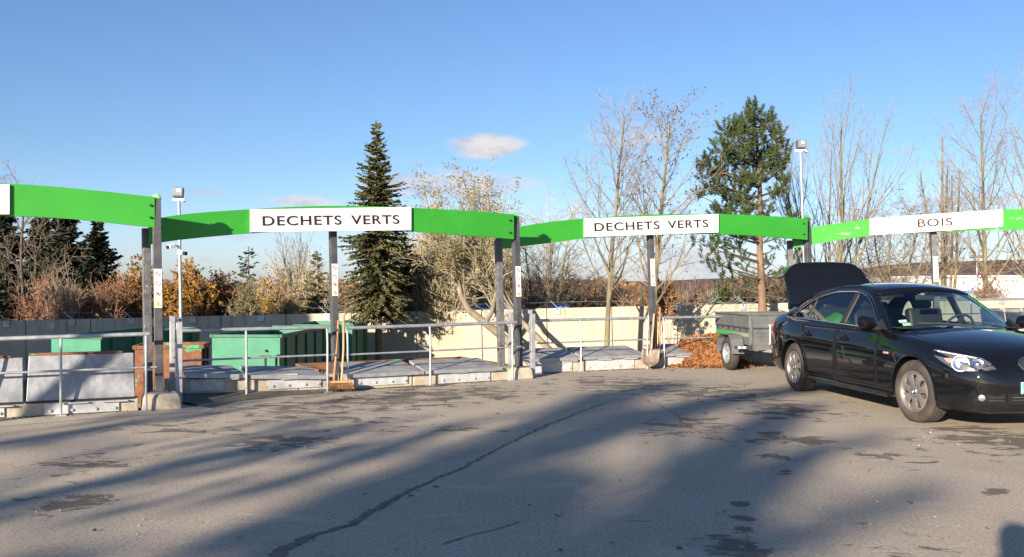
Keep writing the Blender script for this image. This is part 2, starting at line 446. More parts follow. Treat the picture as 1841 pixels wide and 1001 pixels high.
# ---------------------------------------------------------------- hills
def hill(name, sky, Y, depth, mat_, seed, base=-3.0):
    R = random.Random(seed); mb = MB(); rows = []
    n = 160; px0, px1 = sky[0][0], sky[-1][0]
    def hy(px):
        for (a, b), (c, d) in zip(sky[:-1], sky[1:]):
            if a <= px <= c: s = (px-a)/(c-a); s = s*s*(3-2*s); return b+(d-b)*s
        return sky[-1][1]
    cols = []
    for i in range(n+1):
        px = px0+(px1-px0)*i/n; p = at(px, hy(px)+R.uniform(-.7,.7), Y+R.uniform(-30,30)); cols.append(p)
    for k in range(7):
        s = k/6
        rows.append([Vector((p.x*(1-.0*s), p.y-depth*(1-s), base+(p.z-base)*(math.sin(s*math.pi/2)**1.3)+(R.uniform(-1,1) if 0<k<6 else 0))) for p in cols])
    rows.append([Vector((p.x, p.y+depth, base)) for p in cols])
    return struct(mb.grid(rows).build(name, mat_, smooth=60))
def woodmat(name, a, b_, c):
    m, t, b, pos = base_mat(name)
    n = t.noise(t.scale(pos, (1, .6, 2.5)), .055, 8, .7); n2 = t.noise(t.scale(pos, (1, .5, 1.5)), .012, 4, .6)
    col = t.mix(t.ramp(n, .35, .65), a, b_); col = t.mix(t.math('MULTIPLY', t.ramp(n2, .48, .66), .6), col, c)
    t.set(b.inputs['Base Color'], col); b.inputs['Roughness'].default_value = .95; b.inputs['Specular IOR Level'].default_value = .1
    bn = t.new('ShaderNodeBump', Strength=1.0, Distance=6.0); t.set(bn.inputs['Height'], n); t.set(b.inputs['Normal'], bn.outputs[0])
    return m
M['hill_a'] = woodmat('bare_winter_woodland', rgb(.105,.070,.066), rgb(.19,.130,.105), rgb(.21,.16,.10))
hill('hill', [(-900,506),(400,510),(880,508),(1000,503),(1150,506),(1230,503),(1290,500),(1400,497),(1520,486),(1600,476),(1680,470.5),(1760,468.5),(1841,467),(2400,470),(3200,500)], 1500, 700, M['hill_a'], 3)
hill('hill', [(-2600,500),(-600,498),(-100,503),(300,508),(700,512)], 1800, 700, M['hill_a'], 4)
# ================================================================= back wall of the pit, with its wire brackets
WSL = .0231
WP, WQ = Vector((-22.0,39.0,0)), Vector((11.0,39.0,0))
def wz(x): return .656+(x-10.9)*WSL
WD = (WQ-WP).normalized(); WN = Vector((-WD.y, WD.x, 0))      # away from the camera
def concrete_wall_mat():
    m, t, b, pos = base_mat('prefab_concrete_panel')
    sp = t.new('ShaderNodeSeparateXYZ'); t.set(sp.inputs[0], pos); z = t.math('SUBTRACT', sp.outputs[2], t.math('ADD', t.math('MULTIPLY', sp.outputs[0], WSL), .656-10.9*WSL-.2))
    n = t.noise(pos, .7, 6, .6); f = t.noise(pos, 9, 5, .6)
    col = t.mix(t.ramp(n, .3, .7), rgb(.38,.325,.25), rgb(.47,.41,.32))
    col = t.mix(t.math('MULTIPLY', t.ramp(f, .45, .7), .4), col, rgb(.36,.31,.25))
    drip = t.noise(t.scale(pos, (1.6, 1.6, .10)), 2.6, 5, .65)     # run-off streaks below the coping
    hi = t.ramp(z, -.9, .2)
    col = t.mix(t.math('MULTIPLY', t.math('MULTIPLY', t.ramp(drip, .50, .68), hi), .5), col, rgb(.15,.135,.115))
    ln = t.math('ABSOLUTE', t.math('SUBTRACT', t.math('FRACT', t.math('MULTIPLY', z, 1.6)), .5))
    col = t.mix(t.math('MULTIPLY', t.math('LESS_THAN', ln, .012), .35), col, rgb(.24,.21,.17))
    t.set(b.inputs['Base Color'], col); b.inputs['Roughness'].default_value = .9; b.inputs['Specular IOR Level'].default_value = .2
    bn = t.new('ShaderNodeBump', Strength=.3, Distance=.02); t.set(bn.inputs['Height'], f); t.set(b.inputs['Normal'], bn.outputs[0])
    return m
M['wall'] = concrete_wall_mat()
def back_wall():
    root = tag(empty('concrete_wall', (WP.x, WP.y, -2.6)), 'long pale prefab concrete wall behind the skips with wire brackets on top', 'wall')
    mb = MB(); R = random.Random(2); L = 2.77; R3 = Matrix.Rotation(-WSL, 3, 'Y')
    for i in range(-17, 22):
        x = 9.82+(i+.5)*L; hh = wz(x)+2.9
        mb.box((x, WP.y+.1+R.uniform(-.006,.006), wz(x)-hh/2), (L-.035, .2, hh), rot=R3)
    mb.build('wall_panel', M['wall'], root, root.location, bevel=.008)
    rz = 0
    for px in (12, 130, 236, 347, 470, 587, 884, 1002, 1219, 1336, 1452, 1569, 1800):
        p = on_line(px, WP, WQ) - WN*.03; WZ = wz(p.x)
        mb = MB()
        mb.box((p.x, p.y, WZ-.13), (.26,.03,.26), rz)
        q = p + Vector((0,0,WZ-.10)); d = -WD*.30 - WN*.10
        mb.bar(q, q+Vector((0,0,.13)), .03, .03); mb.bar(q+Vector((0,0,.12)), q+d+Vector((0,0,.42)), .03, .03)
        mb.build('wire_bracket', M['galv'], root, root.location)
    mb = MB(); tips = []
    for k in range(60):
        c = WP + WD*(k*1.4-25) - WN*.1
        tips.append(Vector((c.x, c.y, wz(c.x)+.24+R.uniform(-.07,.07))))
    mb.tube(tips, .005, 4)
    # loose coils of wire
    for px in (1250, 1290, 1330, 860, 640):
        c = on_line(px, WP, WQ); pts = []
        for k in range(48):
            a = k/48*math.pi*6
            pts.append(Vector((c.x+WD.x*(k*.07-1.6)+WD.x*.28*math.cos(a), c.y+WD.y*(k*.07-1.6)+WD.y*.28*math.cos(a), wz(c.x)+.3+.27*math.sin(a))))
        mb.tube(pts, .012, 4)
    mb.build('wire', M['galv'], root, root.location)
back_wall()

# ================================================================= kerb walls, lids, panels
def kerb_wall(L, s0, s1, h, label, thick=.26):
    a = along(L, s0); rz = math.atan2((L[1]-L[0]).y, (L[1]-L[0]).x)
    mb = MB(); R = random.Random(int(s1*100)); n = max(1, round((s1-s0)/1.5)); W_ = (s1-s0)/n
    for i in range(n):
        c = along(L, s0+(i+.5)*W_, thick/2); hh = h[0]+(h[1]-h[0])*(i+.5)/n if isinstance(h, tuple) else h; mb.box((c.x, c.y, hh/2), (W_-.012, thick, hh+R.uniform(-.006,.006)), rz)
    o = mb.build('kerb_wall', M['conc_block'], None, (a.x, a.y, 0), bevel=.012)
    return tag(o, label, 'kerb wall')
kerb_wall(L1, -9.0, .80, .15, 'low rough concrete kerb wall under the upright galvanised panels', .28)
kerb_wall(L2, -.18, 4.84, (.285,.17), 'low concrete kerb wall under the lids of the middle bay, in front of the mint skip')
kerb_wall(L3, -.02, 5.2, .20, 'low concrete kerb wall behind the shovel and the leaf pile')
kerb_wall(shift((Vector((10.7,23.3,0)), Vector((30,31.2,0))), 0), 0, 20, .3, 'low concrete kerb wall far right behind the black car')
def end_block(L, px, label):
    s = s_at(L, px); c = along(L, s, .14); rz = math.atan2((L[1]-L[0]).y, (L[1]-L[0]).x)
    mb = MB(); R3 = Matrix.Rotation(rz, 3, 'Z'); vs = []
    for z, k in ((0,1.0),(.13,.93),(.185,.80)):
        for x, y in ((-.22,-.17),(.22,-.17),(.22,.17),(-.22,.17)):
            vs.append(Vector((c.x,c.y,z)) + R3 @ Vector((x*k, y*k, 0)))
    mb.add(vs, [(0,1,2,3),(11,10,9,8)]+[(i+4*j,(i+1)%4+4*j,(i+1)%4+4*j+4,i+4*j+4) for j in (0,1) for i in range(4)])
    return tag(mb.build('concrete_block', M['conc_block'], None, (c.x,c.y,0), bevel=.015), label, 'concrete block')
end_block(L1, 291, 'chamfered concrete foot block under the post beside the upright galvanised panel')
end_block(L2, 936, 'chamfered concrete foot block under the post between the two long signs')

M['plate_pale'] = pmat('pale_zinc_plate', rgb(.40,.41,.42), rgb(.52,.53,.54), 9, .5, .1, .05, 40, c3=rgb(.33,.31,.28), s3=9)
def hinge_plate(L, s0, s1, h, root, org, z0=.015):
    mb = MB(); a, b = along(L, s0, -.006, 0), along(L, s1, -.006, 0)
    off = (along(L, 0, -.012)-along(L, 0, 0)); 
    mb.slab([a+Vector((0,0,h-.01)), b+Vector((0,0,h-.01))], [a+Vector((0,0,z0)), b+Vector((0,0,z0))], off)
    R = random.Random(int(s0*991))
    for q in (.07,.36,.68,.94):
        p = along(L, s0+(s1-s0)*q, -.02, z0+(h-z0)*.32); mb.tube([p, p+off*1.4], .016, 8)
    for q in (.22,.76):
        c = along(L, s0+(s1-s0)*q, -.03, h-.012); c2 = along(L, s0+(s1-s0)*q+.28, -.03, h-.012); mb.bar(c, c2, .045, .014)
    mb.build('hinge_plate', M['plate_pale'], root, org)
def lid(L, px0, px1, zf, zb, depth, label, plate=True, z0=.015, hp=None):
    s0, s1 = s_at(L, px0), s_at(L, px1); o = along(L, s0, 0, 0)
    zf = zf if isinstance(zf, tuple) else (zf, zf); zb = zb if isinstance(zb, tuple) else (zb, zb)
    root = tag(empty('container_lid', (o.x, o.y, zf[0]), 0), label, 'lid', 'galvanised lids along the loading edge')
    org = root.location
    mb = MB(); up = Vector((0,0,1)); N = along(L, 0, 1)-along(L, 0, 0)
    fa, fb = along(L, s0, -.05, zf[0]), along(L, s1, -.05, zf[1])
    ia, ib = along(L, s0+.02, depth*.25, zf[0]+(zb[0]-zf[0])*.30), along(L, s1-.02, depth*.25, zf[1]+(zb[1]-zf[1])*.30)
    ba, bb = along(L, s0+.05, depth, zb[0]), along(L, s1-.05, depth, zb[1])
    mb.grid([[fa-up*.035, fb-up*.035],[fa, fb],[ia, ib],[ba, bb],[ba-up*.04, bb-up*.04]])
    mb.add([fa-up*.035, fa, ia, ba, ba-up*.04], [(0,1,2,3,4)]); mb.add([fb-up*.035, fb, ib, bb, bb-up*.04], [(4,3,2,1,0)])
    mb.add([fa-up*.035, fb-up*.035, bb-up*.04, ba-up*.04], [(0,1,2,3)])
    ld = mb.build('lid_plate', M['galv_lid'], root, org, bevel=.006)
    mb = MB(); mb.slab([fa+N*-.004+up*.004, fb+N*-.004+up*.004], [fa+N*-.004-up*.045, fb+N*-.004-up*.045], N*-.012)
    mb.build('front_lip', M['galv'], root, org)
    if plate:
        c0, c1 = plate
        hinge_plate(L, s0+(s1-s0)*c0, s0+(s1-s0)*c1, hp or zf[0]-.02, root, org, z0)
    return root
lid(L2, 332, 443, (.335,.29), (.40,.36), .62, 'partly shaded galvanised lid next to the gate post, leftmost of the middle bay', (.08,.62), hp=.255, z0=.11)
lid(L2, 446, 586, (.28,.22), (.355,.30), .62, 'galvanised lid just left of the post with the broom', (.25,.93), hp=.215, z0=.075)
lid(L2, 618, 759, (.22,.215), (.33,.32), .62, 'galvanised lid just right of the post with the broom, below the spruce trunk', (.14,.80), hp=.195, z0=.045)
lid(L2, 762, 900, (.215,.21), (.32,.31), .62, 'galvanised lid of the middle bay nearest to the concrete foot block', (.18,.85), hp=.175)
lid(L3, 938, 1042, .245, .37, .62, 'bluish galvanised lid behind the tall gate post, right of the foot block', (.1,.86), hp=.2)
lid(L3, 1045, 1162, .245, .37, .62, 'galvanised lid just left of the leaning shovel', (.06,.80), hp=.2)
lid(L3, 1186, 1300, .245, .37, .62, 'galvanised lid half buried by the heap of brown leaves', (.12,.65), hp=.2)

def panel(L, px0, px1, z0, z1, label, plate):
    s0, s1 = s_at(L, px0), s_at(L, px1); o = along(L, s0, .1, 0)
    root = tag(empty('upright_panel', (o.x,o.y,.15)), label, 'panel', 'galvanised flaps folded upright'); org = root.location
    N = along(L, 0, 1)-along(L, 0, 0); up = Vector((0,0,1))
    mb = MB()
    a0, a1 = along(L, s0+.01, .02, z0), along(L, s1-.01, .02, z0); b0, b1 = along(L, s0+.03, .12, z1), along(L, s1-.02, .12, z1)
    mb.slab([b0, b1], [a0, a1], N*.05)
    mb.build('plate', M['galv_panel'], root, org, bevel=.006)
    mb = MB(); mb.bar(b0+N*.02+up*.014, b1+N*.02+up*.014-(b1-b0).normalized()*.12, .06, .024); mb.build('top_bar', M['rust'], root, org)
    mb = MB(); mb.bar(a0-N*.005-up*.012, a1-N*.005-up*.012, .03, .022); mb.build('bottom_seal', M['black'], root, org)
    if plate: hinge_plate(L, s_at(L, plate[0]), s_at(L, plate[1]), .145, root, org)
    return root
panel(L1, 45, 244, .165, .665, 'upright galvanised panel with a diagonal shadow from the added pole and rusty top bar', (80, 214))
panel(L1, -150, 43, .165, .645, 'upright galvanised panel cut by the left photo edge, behind the guard rail', (-140, 8))
LF = (Vector((10.7,23.3,0)), Vector((30,31.2,0)))
for a, b, lb in ((1770,1812,'pale upright panel behind the car bonnet, left of the others'),(1814,1880,'pale upright panel behind the car bonnet at the right photo edge')):
    panel(LF, a, b, .32, .80, lb, None)

# ================================================================= guard rails
def railing(L, s0, s1, posts, label, zt=(.86,.88), zm=(.50,.51), back=-.06, over=(0,0), rt=.024, group='galvanised guard rails'):
    o = along(L, s0, back)
    root = tag(empty('guard_rail', (o.x,o.y,0)), label, 'guard rail', group); org = root.location
    mb = MB(); mb.tube([along(L, s0-over[0], back, zt[0]), along(L, s1+over[1], back, zt[1])], rt, 12); mb.build('top_rail', M['galv'], root, org, smooth=40)
    mb = MB(); mb.tube([along(L, s0-over[0], back, zm[0]), along(L, s1+over[1]+.08, back, zm[1])], .013, 8); mb.build('middle_rail', M['galv'], root, org, smooth=40)
    for s in posts:
        f = (s-s0)/(s1-s0); zt_ = zt[0]+(zt[1]-zt[0])*f
        mb = MB(); mb.tube([along(L, s, back-.03, 0), along(L, s, back-.03, zt_*.72), along(L, s, back-.02, zt_*.9), along(L, s, back, zt_)], .0145, 8)
        mb.box(along(L, s, back-.03, .008), (.11,.09,.014), math.atan2((L[1]-L[0]).y,(L[1]-L[0]).x))
        mb.build('rail_post', M['galv'], root, org, smooth=40)
    return root
S = lambda L, *px: [s_at(L, p) for p in px]
railing(L1, s_at(L1,-220), s_at(L1,268), S(L1,-190,-40,110,262), 'guard rail in front of the upright galvanised panels', (.855,.89), (.49,.505))
railing(L2, s_at(L2,326), s_at(L2,588), S(L2,440,585), 'guard rail before the mint skip, from the gate post to the broom', (.88,.88), (.505,.505))
railing(L2, s_at(L2,619), s_at(L2,925), S(L2,621,769,916), 'guard rail from the broom to the post between the two long signs', (.86,.88), (.495,.51))
railing(L3, s_at(L3,962), s_at(L3,1160), S(L3,1040,1159), 'guard rail from the tall gate post to the shovel', (.87,.88), (.50,.51))
railing(L3, s_at(L3,1187), s_at(L3,1440), S(L3,1189,1350), 'guard rail behind the leaf heap and the trailer', (.88,.88), (.51,.51))
railing(LF, -1.0, 14, [1.2, 3.0, 4.8, 6.6, 8.4], 'far guard rail beyond the car windscreen at the right photo edge', (1.06,1.10), (.70,.73), rt=.03)

def return_rail(pn, pf, z, label, mid):
    root = tag(empty('return_rail', (pn.x,pn.y,0)), label, 'rail frame', 'short return rails closing the bay ends'); org = root.location
    for p, nm, wd in ((pn,'square_post',.075),(pf,'square_post',.065)):
        mb = MB(); mb.box((p.x,p.y,z/2), (wd,wd,z), .4); mb.box((p.x,p.y,.006), (.16,.14,.012), .4)
        mb.build(nm, M['galv'], root, org, bevel=.006)
    mb = MB(); d = (pf-pn).normalized(); u = Vector((0,0,1))
    mb.bar(pn-d*.02+u*(z+.03), pf+d*.05+u*(z+.03), .06, .06); mb.build('top_bar', M['galv'], root, org, bevel=.005)
    mb = MB(); mb.tube([pn-d*.026+u*(z+.03), pn-d*.019+u*(z+.03)], .02, 10); mb.build('bolt_hole', M['black'], root, org)
    for m_ in mid:
        mb = MB(); mb.tube([pn+u*m_, pf+u*m_], .015, 8); mb.build('middle_bar', M['galv'], root, org)
return_rail(ground(322,728), Vector((-4.30,11.62,0)), 1.0, 'short return rail beside the sticker post, joining the left and middle bays', (.55,))
return_rail(ground(957,679), Vector((-.02,14.75,0)), 1.0, 'short return rail beside the post between the two long signs', (.55,.3))

# ================================================================= posts with stickers
M['st_white'] = pmat('sticker_white', rgb(.80,.80,.80), rgb(.76,.76,.76), 5, .4)
M['st_red'] = pmat('sticker_red', rgb(.55,.03,.03), None, 5, .4)
M['st_black'] = pmat('sticker_black', rgb(.02,.02,.02), None, 5, .4)
M['st_yellow'] = pmat('sticker_yellow', rgb(.72,.52,.02), None, 5, .4)
M['st_grey'] = pmat('sticker_grey', rgb(.35,.35,.36), None, 5, .4)
def sticker(root, org, c, rx, ny, w, h, keep=4):
    """vertical strip of pictograms; c lower-left corner, rx unit right, ny unit outward"""
    mb = MB(); u = UP.normalized(); P = lambda a, b, k: c + rx*a + u*b + ny*k
    mb.mi(0).prism([P(0,0,.0),P(w,0,0),P(w,h,0),P(0,h,0)], ny*.003)
    def poly(pts, i, k=.004): mb.mi(i).prism([P(a,b,k) for a, b in pts], ny*.001)
    r = w*.36
    for j in range(3):
        cy = h - h*.125 - j*h*.262; cx = w/2
        n = 24
        ring = lambda rr: [(cx+rr*math.cos(2*math.pi*k/n), cy+rr*math.sin(2*math.pi*k/n)) for k in range(n)]
        o_, i_ = ring(r), ring(r*.80)
        mb.mi(1)
        for k in range(n):
            q = [o_[k], o_[(k+1) % n], i_[(k+1) % n], i_[k]]
            mb.prism([P(a,b,.004) for a, b in q], ny*.001)
        if j == 0: poly([(cx-r*.55,cy-r*.1),(cx-r*.1,cy+r*.5),(cx+r*.05,cy+r*.4),(cx-r*.4,cy-r*.2)], 2); poly([(cx-.1*r,cy-.1*r),(cx+.4*r,cy-.1*r),(cx+.4*r,cy-.4*r),(cx-.1*r,cy-.4*r)], 2)
        if j == 1: poly([(cx-r*.5,cy+r*.35),(cx-r*.3,cy+r*.5),(cx+r*.5,cy-r*.2),(cx+r*.35,cy-r*.45)], 2)
        if j == 2: poly([(cx-r*.4,cy),(cx-r*.2,cy+r*.45),(cx+r*.3,cy+r*.5),(cx+r*.5,cy),(cx+r*.2,cy-r*.5),(cx-r*.2,cy-r*.4)], 2)
        a = r*.62; poly([(cx-a-.05*r,cy+a-.12*r),(cx-a+.12*r,cy+a+.05*r),(cx+a+.05*r,cy-a+.12*r),(cx+a-.12*r,cy-a-.05*r)], 1, .0052)
        for q in (0,1): poly([(w*.14,cy-r*1.28-q*h*.02),(w*(.86-.1*q),cy-r*1.28-q*h*.02),(w*(.86-.1*q),cy-r*1.28-q*h*.02-h*.009),(w*.14,cy-r*1.28-q*h*.02-h*.009)], 4)
    cy = h*.045; t = w*.40; cx = w/2
    poly([(cx-t,cy),(cx+t,cy),(cx,cy+t*1.7)], 2); poly([(cx-t*.82,cy+t*.10),(cx+t*.82,cy+t*.10),(cx,cy+t*1.46)], 3, .0052)
    poly([(cx-t*.1,cy+t*.85),(cx+t*.12,cy+t*.95),(cx+t*.02,cy+t*.62),(cx+t*.16,cy+t*.66),(cx-t*.06,cy+t*.22),(cx-t*.02,cy+t*.52),(cx-t*.14,cy+t*.5)], 2, .0062)
    mb.build('warning_sticker', [M['st_white'],M['st_red'],M['st_black'],M['st_yellow'],M['st_grey']], root, org)
def post(p, z0, z1, L, label, mat_, st=None, w_=.095, worn=None):
    """square steel post; st = (ybottom, ytop) of its sticker in metres"""
    rz = math.atan2((L[1]-L[0]).y, (L[1]-L[0]).x)
    root = tag(empty('steel_post', (p.x,p.y,z0)), label, 'post', 'square posts of the gantries'); org = root.location
    p = Vector((p.x,p.y,0)); rx = Vector((math.cos(rz), math.sin(rz), 0)); mb = MB(); mb.bar(p+UP*z0, p+UP*z1, w_, w_, up=Vector((-rx.y, rx.x, 0))); mb.build('post_tube', mat_, root, org, bevel=.005)
    mb = MB(); mb.box((p.x,p.y,z0+.008), (w_*1.9,w_*1.9,.016), rz); mb.build('base_plate', mat_, root, org)
    rx = Vector((math.cos(rz), math.sin(rz), 0)); ny = Vector((rx.y, -rx.x, 0))
    if st:
        sw = w_*.90; c = Vector((p.x,p.y,0)) - rx*(sw/2) + ny*(w_/2+.0015) + UP*st[0]
        sticker(root, org, c, rx, ny, sw, st[1]-st[0])
    return root
def zpx(py, Y): return H-(py-HY)/F*Y
pA = Vector((-4.175,10.87,0)); pB = Vector((.112,14.17,0)); pC = on_line(1459, *shift(L3,.14))
pA2 = on_line(267, *shift(L2,.12)); pB2 = on_line(902, *shift(L3,.05)); pC2 = on_line(1427, *shift(L4,.1))
pM2 = on_line(604, *shift(L2,.14)); pM3 = on_line(1176, *shift(L3,.14)); pM4 = on_line(1687, *shift(L4,.12))
post(pA, .185, zpx(357,10.87), L1, 'dark post with warning sticker at the left end of the middle bay', M['post'], (zpx(553,10.8), zpx(483,10.8)))
post(pB, .185, zpx(389,14.17), L2, 'dark post with warning sticker between the two long signs', M['post'], (zpx(533,14.1), zpx(478.5,14.1)), w_=.098)
post(pC, .02, zpx(392,pC.y), L3, 'dark post behind the open boot lid, right end of the right-hand bay', M['post'], (zpx(540,pC.y), zpx(477,pC.y)), w_=.105)
post(pA2, -.9, zpx(410,pA2.y), L2, 'flaking grey post standing just behind the left sticker post', M['post_worn'])
post(pB2, -.9, zpx(428,pB2.y), L3, 'flaking grey post just behind the post between the long signs', M['post_worn'], w_=.10)
post(pC2, -.9, zpx(432,pC2.y), L4, 'flaking grey post just left of the open boot lid', M['post_worn'], w_=.10)
post(pM2, .0, zpx(413,pM2.y), L2, 'dark post with sticker below the left long sign, broom leaning on it', M['post'], (zpx(531.5,pM2.y), zpx(474,pM2.y)), w_=.092)
post(pM3, .0, zpx(421,pM3.y), L3, 'grey post with sticker below the right long sign, shovel leaning on it', M['post'], (zpx(514,pM3.y), zpx(465,pM3.y)), w_=.095)
post(pM4, .0, zpx(416,pM4.y), L4, 'flaking post with sticker below the short one-word sign', M['post_worn'], (zpx(506,pM4.y), zpx(461,pM4.y)), w_=.10)

# ================================================================= green beams with their boards
def text_mesh(s, name, mat_, parent, corner, rx, up, ny, wid, hei, org):
    cu = bpy.data.curves.new(name, 'FONT'); cu.body = s; cu.size = 1; cu.extrude = .012; cu.space_character = 1.12; cu.space_word = 1.7
    cu.offset = .010
    to = bpy.data.objects.new(name, cu); COL.objects.link(to)
    dg = bpy.context.evaluated_depsgraph_get(); me = bpy.data.meshes.new_from_object(to.evaluated_get(dg))
    bpy.data.objects.remove(to); bpy.data.curves.remove(cu)
    xs = [v.co.x for v in me.vertices]; ys = [v.co.y for v in me.vertices]
    x0, x1, y0, y1 = min(xs), max(xs), min(ys), max(ys)
    for v in me.vertices:
        a, b, c = (v.co.x-x0)/(x1-x0)*wid, (v.co.y-y0)/(y1-y0)*hei, v.co.z*.25
        v.co = corner + rx*a + up*b + ny*(c+.002) - Vector(org)
    me.materials.clear(); me.materials.append(mat_)
    o = bpy.data.objects.new(name, me); COL.objects.link(o); o.parent = parent
    return o
def resample(pl, xs):
    out = []
    for x in xs:
        for (a, b), (c, d) in zip(pl[:-1], pl[1:]):
            if a <= x <= c: out.append(b+(d-b)*(x-a)/(c-a)); break
        else: out.append(pl[0][1] if x < pl[0][0] else pl[-1][1])
    return out
def smooth_list(v, k=2):
    for _ in range(k):
        v = [v[0]]+[(v[i-1]+2*v[i]+v[i+1])/4 for i in range(1, len(v)-1)]+[v[-1]]
    return v
def beam(L, top, bot, label, mat_, board=None, word=None, bolts=(), thick=.05):
    x0, x1 = top[0][0], top[-1][0]; n = 40
    xs = [x0+(x1-x0)*i/n for i in range(n+1)]
    yt, yb = smooth_list(resample(top, xs), 3), smooth_list(resample(bot, xs), 3)
    P, Q = L; d = (Q-P).normalized(); ny = Vector((d.y,-d.x,0))
    T = [on_plane(x, y, P, Q) for x, y in zip(xs, yt)]; B = [on_plane(x, y, P, Q) for x, y in zip(xs, yb)]
    root = tag(empty('gantry_beam', tuple(B[n//2])), label, 'beam', 'arched green gantry beams'); org = root.location
    mb = MB(); mb.slab(T, B, -ny*thick); mb.build('arched_plate', mat_, root, org, smooth=30)
    # folded flange along the back edge
    mb = MB(); mb.slab([p-ny*(thick+.002)+Vector((0,0,-.01)) for p in T], [p-ny*(thick+.002)+Vector((0,0,-.03)) for p in T], -ny*.05)
    mb.build('back_flange', mat_, root, org)
    for (px, py) in bolts:
        mb = MB(); c = on_plane(px, py, P, Q); mb.tube([c, c+ny*.018], .016, 8); mb.build('bolt', M['black'], root, org)
    if board:
        tl, tr, br, bl = [on_plane(a, b, P, Q) + ny*.035 for a, b in board]
        mb = MB(); mb.prism([bl, br, tr, tl], -ny*.028); sb = mb.build('sign_board', M['sign'], root, org, bevel=.004)
        if word:
            s, (ax, ay), (bx, by), hp = word
            a, b = on_plane(ax, ay, P, Q)+ny*.0355, on_plane(bx, by, P, Q)+ny*.0355
            # the sight lines were taken on the beam plane: pull them onto the board's face
            rx = (b-a); wid = rx.length; rx.normalize(); up = rx.cross(-ny).normalized()
            if up.z < 0: up = -up
            text_mesh(s, 'lettering', M['letter'], sb, a, rx, up, ny, wid, hp*a.y/F, org)
    return root
pa_ = pA+Vector((-.06,.065,0)); B1L = shift((pa_, pa_+(L1[1]-L1[0])), -.055)
beam(B1L, [(-420,336),(-250,327),(-100,326),(0,329),(50,331.5),(100,335),(150,340),(200,345),(278,354)],
     [(-420,405),(-250,391),(-100,387),(0,388),(60,389),(100,391.5),(150,395),(200,400.5),(240,405),(278,409)],
     'green arched beam at the left photo edge carrying the cut-off white board', M['green'], [(-250,333),(18,331.5),(18,385.5),(-250,388)], None, [(271,369),(271,391)])
B2L = shift(L2, .08)
beam(B2L, [(268,396),(289,390.5),(324,385),(391,379.5),(450,376),(502,372.5),(580,369.6),(660,370.3),(735,373),(817,377),(876,380.7),(924,385)],
     [(268,440),(289,435),(335,429.5),(391,424),(440,420),(500,416),(580,414),(660,413),(717,413.8),(739,415.8),(802,420),(857,424.7),(924,429.5)],
     'green arched beam carrying the nearer two-word green waste board', M['green'], [(449,376.5),(738,372),(738,414),(449,417.5)],
     ('DECHETS VERTS', (471,406), (716,402.5), 17.5), [(917,396),(917,418)])
B3L = shift(L3, .08)
beam(B3L, [(901,414),(933,407),(992,398),(1048,392.5),(1130,387),(1210,384.3),(1290,384.4),(1350,386),(1430,391),(1452,394)],
     [(901,448),(933,443),(998,435.8),(1051,427.8),(1130,424),(1210,421),(1291,420.5),(1348,423),(1414,428),(1452,431)],
     'green arched beam carrying the farther two-word green waste board', M['green'], [(1049,393),(1290,384.5),(1290,418),(1049,426.5)],
     ('DECHETS VERTS', (1067,416), (1271,408.5), 15.0), [(1445,402),(1445,421)])
B4L = shift(L4, .0)
beam(B4L, [(1426,414),(1461,407.5),(1563,393.5),(1680,384),(1802,376.3),(1841,375),(1950,377),(2080,384),(2150,390)],
     [(1426,446),(1476,436.5),(1563,423),(1680,416.5),(1802,412.7),(1841,413),(1950,416),(2080,422),(2150,428)],
     'scuffed green arched beam carrying the one-word wood board', M['green_worn'], [(1563,392.5),(1802,376.5),(1802,408),(1563,423)],
     ('BOIS', (1649,408.5), (1711,405.5), 14.5), [])
# knuckle brackets on the post heads
for p, z, lb in ((pA, zpx(357,10.87), 'green hooked bracket on top of the left sticker post'), (pB, zpx(389,14.17), 'green hooked bracket on top of the post between the long signs'), (pC, zpx(392,pC.y), 'green hooked bracket on top of the post behind the boot lid')):
    mb = MB(); c = Vector((p.x,p.y,0))+UP*(z+.001); mb.box(c+Vector((0,0,.008)), (.11,.11,.016), .35)
    pts = [c+Vector((a*.046, -.02, .016+b*.045)) for a, b in ((-1,0),(1,0),(.9,.5),(.45,.95),(-.2,1.0),(-.8,.6))]
    mb.prism(pts, Vector((0,.04,0)))
    tag(mb.build('beam_bracket', M['green'], None, tuple(c)), lb, 'bracket', 'hooked brackets on the post heads')
